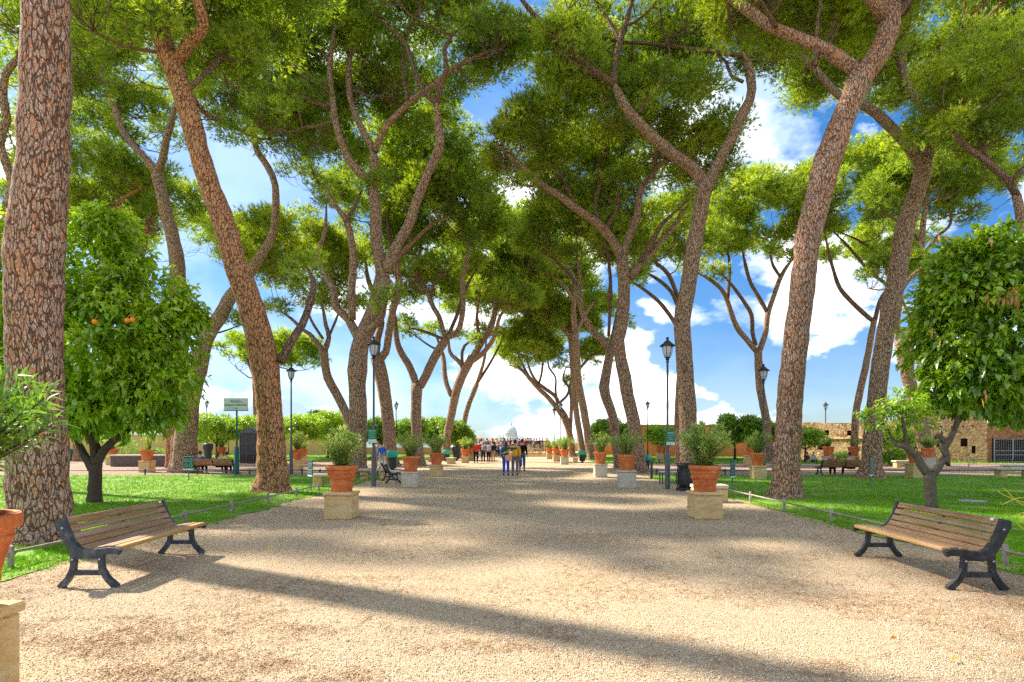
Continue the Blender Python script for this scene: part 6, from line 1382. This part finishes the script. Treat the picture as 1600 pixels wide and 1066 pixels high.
    fc = MB(); fc.ball((0, y + .004 * k, z - .035 * k), .015 * k, 8, 6, (.8, 1.2, 1.4)); fc.ball((0, y - .008 * k, z - .075 * k), .018 * k, 8, 6, (1.3, .5, .4))
    for s_ in (-1, 1): fc.ball((s_ * .078 * k, J[6].y - .005, z - .02 * k), .022 * k, 8, 6, (.4, .8, 1.3))
    fc.build('face', SKIN, root, smooth=True)
    if bag == 'backpack':
        c = MB(); p = J[2]; c.box((p.x, p.y - .19 * k, p.z - .02), (.29, .16, .40), bev=.05); c.build('backpack', cloth(CN['light grey']), root)
    if hat: c = MB(); c.lathe([(0, .12), (.07, .115), (.10, .07), (.105, .02), (.16, .012), (.16, .0), (0, .0)], 16, c=(hc.x, hc.y, hc.z + .0)); c.build('hat', cloth(CN[hat]), root, smooth=40)
    return root
def standing(px, Y, *a, z=0, **k): return person((GX(px, Y), Y, z), *a, **k)
# the couple in the middle of the walk, seen from behind
Yp = 27.4
w_ = standing(790.6, Yp, 0, 'woman in teal jacket and bright blue trousers, arm round the man in orange', top='teal', bottom='bright blue', hair=(.13, .045, .02), long_hair=True, female=True, hgt=1.66, pose='stand',
     armR=((.20, -.10, -.02), (.43, -.14, .04)), armL=((-.05, .0, -.27), (-.03, .06, -.50)), shoes=(.05, .015, .01), sub=2)
m_ = standing(804.8, Yp + .02, 0, 'man in an orange jumper and grey jeans holding the woman round the waist', top='orange', bottom='grey', hair=(.055, .03, .018), hgt=1.74, pose='stand', armL=((-.13, -.10, -.22), (-.40, -.15, -.30)), armR=((.07, .0, -.28), (.05, .06, -.52)), sub=2, shoes=(.04, .03, .025))
c = MB(); c.box((0, 0, 0), (.34, .13, .28), bev=.03); hb = c.build('shoulder_bag', cloth((.72, .36, .28))); hb.location = (GX(793.8, Yp) + .03, Yp - .20, .86); tag(hb, 'salmon pink shoulder bag on the back of the woman in teal', 'bag')
c = MB(); c.tube([(-.12, 0, .13), (-.08, .0, .34), (.02, .04, .46)], .010, 5); q = c.build('strap', cloth((.10, .04, .03)), hb)
c = MB(); c.box((0, 0, .01), (.24, .06, .20), bev=.02); q = c.build('pocket', cloth((.80, .40, .18)), hb); q.location = (0, -.06, -.02)
man = standing(815.8, 31.5, rad(-8), 'man in black top and blue jeans walking ahead of the couple', top='black', bottom='denim', hair=(.10, .05, .03), pose='walk', hgt=1.80, sub=2)
c = MB(); c.box((0, 0, 0), (.16, .34, .42), bev=.06); q = c.build('carrier_bag', cloth((.05, .09, .16))); q.location = (GX(813.5, 29.3), 29.3, .56); tag(q, 'dark blue bag carried low between the orange man and the man in black', 'bag')
# four walkers coming nearer on the left
g4 = 'group of walkers left of the couple'
standing(743.8, 44.2, rad(180), 'walker in a red-orange jacket at the left of the four', top='red', bottom='black', pose='stand', group=g4, hgt=1.72, hem=.0)
standing(755.0, 45.6, rad(170), 'walker in black with a light rucksack, second of the four', top='black', bottom='black', pose='stand', group=g4, hgt=1.62, female=True, long_hair=True)
standing(763.6, 45.0, rad(8), 'walker in dark grey carrying a rucksack, third of the four', top='grey', bottom='black', pose='walk', group=g4, hgt=1.64, bag='backpack')
standing(770.4, 45.4, rad(4), 'walker in a navy coat and tan trousers at the right of the four', top='navy', bottom='tan', pose='walk', group=g4, hgt=1.70)
c = MB(); c.box((0, 0, 0), (.26, .12, .34), bev=.05); q = c.build('rucksack', cloth((.40, .42, .46))); q.location = (GX(755, 45.6) , 45.40, 1.18); tag(q, 'pale grey rucksack worn on the chest of the second walker', 'rucksack')
# sitters
g5 = 'people sitting on the lawn benches'
person((GX(313, 29.7), 29.68, -.06), 0, 'woman in a blue top sitting at the left end of the left bench', top='bright blue', bottom='navy', pose='sit', hair=(.07, .03, .02), long_hair=False, female=True, group=g5, hgt=1.62)
person((GX(341, 29.7), 29.68, -.06), rad(-15), 'long-haired person in beige sitting in the middle of the left bench', top='cream', bottom='navy', pose='sit', hair=(.16, .07, .03), long_hair=True, female=True, group=g5, hgt=1.56)
person((GX(354, 29.7), 29.70, -.06), rad(12), 'person in a lime top sitting at the right end of the left bench', top='lime', bottom='navy', pose='sit', hair=(.10, .035, .02), female=True, group=g5, hgt=1.58, armL=((-.16, .0, -.16), (-.30, .02, -.30)))
person((GX(1301, 27.7), 27.72, -.05), rad(-30), 'fair long-haired person in dark clothes on the left of the right bench', top='navy', bottom='navy', pose='sit', hair=(.40, .20, .07), long_hair=True, female=True, group=g5, hgt=1.50)
person((GX(1332, 27.7), 27.72, -.05), rad(60), 'person in a pale blue-grey shirt leaning over on the right bench', top='light grey', bottom='navy', pose='sit', hair=(.04, .02, .015), lean=.14, group=g5, hgt=1.56)
person((GX(1263, 47), 47.2, -.38), rad(200), 'person in maroon sitting on the grass by the castle wall', top='maroon', bottom='cream', pose='sit', group='people on the grass by the castle wall', hgt=1.6)
person((GX(1273, 46.6), 46.8, -.38), rad(150), 'person in white sitting on the grass by the castle wall', top='white', bottom='navy', pose='sit', group='people on the grass by the castle wall', hgt=1.6)
standing(596.5, 33.5, rad(20), 'person with blue rucksack and white trousers behind the left lamp post', top='blue', bottom='light grey', hair=(.08, .03, .02), hgt=1.62, pose='walk')
standing(590.8, 35.2, rad(160), 'person in beige coat facing the one with the blue rucksack', top='tan', bottom='tan', hair=(.09, .04, .03), hgt=1.72)
# the crowd on the terrace: a few built figures, copied with their own clothes
protos = [person((0, 0, -20), 0, 'p', pose='stand', hgt=1.74), person((0, 0, -20), 0, 'p', pose='stand', hgt=1.66, female=True, long_hair=True),
          person((0, 0, -20), 0, 'p', pose='stand', hgt=1.72, armL=((-.16, .10, -.10), (-.02, .28, .06)), armR=((.16, .10, -.10), (.02, .28, .06))),
          person((0, 0, -20), 0, 'p', pose='stand', hgt=1.70, armR=((.20, .08, .14), (.38, .14, .36)))]
def recolour(root, top, bottom, hair):
    for ch in root.children:
        nm = ch.name.split('.')[0]; c_ = {'jacket': CN[top], 'trousers': CN[bottom], 'hair': hair, 'long_hair': hair}.get(nm)
        if c_ is not None and ch.type == 'MESH':
            ch.material_slots[0].link = 'OBJECT'; ch.material_slots[0].material = cloth(c_)
r = random.Random(21); tops = ['red', 'white', 'blue', 'cream', 'pink', 'navy', 'white', 'maroon', 'purple', 'light grey', 'denim', 'black', 'orange', 'tan', 'teal', 'grey', 'red', 'white']; bots = ['navy', 'denim', 'black', 'tan', 'grey', 'light grey']
hairs = [(.05, .03, .02), (.12, .05, .025), (.28, .15, .07), (.02, .015, .012), (.35, .33, .30)]; used = {}
HN = ['dark brown', 'auburn', 'fair', 'black', 'grey']
# (px of head, distance, top or None)
crowd = [(733.5, 64.5, 'teal'), (739, 66, 'green'), (749.5, 58.5, 'red'), (757, 63, 'cream'), (761.5, 65, 'blue'), (765.5, 61.5, 'white'), (769, 66, 'pink'), (773, 62, 'maroon'), (776.5, 65.5, 'cream'), (780, 63.5, 'navy'), (783, 67, 'white'), (786, 65.5, 'blue'),
         (778, 58.7, 'denim'), (783.5, 59.2, 'light grey'), (789, 66.5, 'white'), (793, 68, 'pink'), (797.5, 66, 'black'), (801, 68.5, 'white'), (808, 67.5, 'cream'), (811.5, 65, 'purple'), (817.5, 68, 'light grey'), (821.5, 65.5, 'maroon'), (824.5, 67.5, 'tan'), (829.5, 66.3, 'denim'),
         (826.8, 67.2, 'black'), (838.2, 66.8, 'brown'), (843.2, 65.8, 'navy'), (847.5, 68, 'grey'), (853.2, 66, 'maroon'), (855.8, 67, 'purple'), (770.5, 68.5, 'white'), (752.5, 67, 'white'), (760.5, 69, 'maroon'), (744, 68.5, 'white'), (787, 69.6, 'red'), (834.5, 70.5, 'light grey'), (805, 70.5, 'blue'), (775, 70, 'grey'), (815, 70.5, 'red')]
crowd.sort(); ordn = ['first', 'second', 'third', 'fourth', 'fifth', 'sixth', 'seventh', 'eighth']
for i, (px, Y, tp_) in enumerate(crowd):
    j = 3 if tp_ == 'purple' and px < 820 else r.choice([0, 0, 1, 1, 2, 2]); bt = r.choice(bots); hi = r.randrange(5); z = .45 if Y > 65.4 else (0 if Y < 64.2 else .40)
    if 64.2 <= Y <= 65.6: Y = 65.7; z = .45
    o = dup(protos[j], (GX(px, Y), Y, z), rad(r.uniform(-40, 40) + (180 if r.random() < .3 else 0)), None, 'crowd looking out from the terrace')
    recolour(o, tp_, bt, hairs[hi]); s_ = r.uniform(.94, 1.03); o.scale = (s_, s_, s_)
    key = tp_; used[key] = used.get(key, 0) + 1; n_ = sum(1 for c in crowd if c[2] == tp_)
    where = 'on the terrace' if z > .1 else 'by the terrace steps'
    od = f', {ordn[used[key] - 1]} {tp_} one from the left' if n_ > 1 else ''
    o['label'] = f'{HN[hi]}-haired person in {tp_} {where}{od}'
for p in protos:
    for ch in list(p.children): bpy.data.objects.remove(ch)
    bpy.data.objects.remove(p)
tb = empty('stone_bench', (GX(838.5, 65.75), 65.75, .45), 0, 'stone bench on the terrace below the standing onlookers', 'bench', 'backless stone benches')
c = MB(); c.box((0, 0, .42), (1.2, .30, .08), bev=.01); c.build('seat', M['travertine_pale'], tb)
for q in (-1, 1): c = MB(); c.box((q * .45, 0, .19), (.2, .26, .37), bev=.01); c.build('support', M['travertine_pale'], tb)
pg = empty('pigeon', (GX(500, 29.6), 29.6, 0), rad(200), 'small dark pigeon on the side path left of the first planter', 'bird')
c = MB(); c.tube([(0, -.17, .10), (0, -.08, .115), (0, .0, .125), (0, .07, .15), (0, .10, .20), (0, .115, .235), (0, .15, .235)], [.012, .04, .062, .05, .028, .030, .006], 10); c.build('body', plain('pigeon_grey', (.12, .12, .15), .7), pg, smooth=True)
for q in (-1, 1): c = MB(); c.tube([(q * .022, .01, .08), (q * .022, .015, .0), (q * .022, .05, .003)], .005, 5); c.build('leg', plain('pigeon_leg' + str(q + 1), (.4, .12, .08), .6), pg)
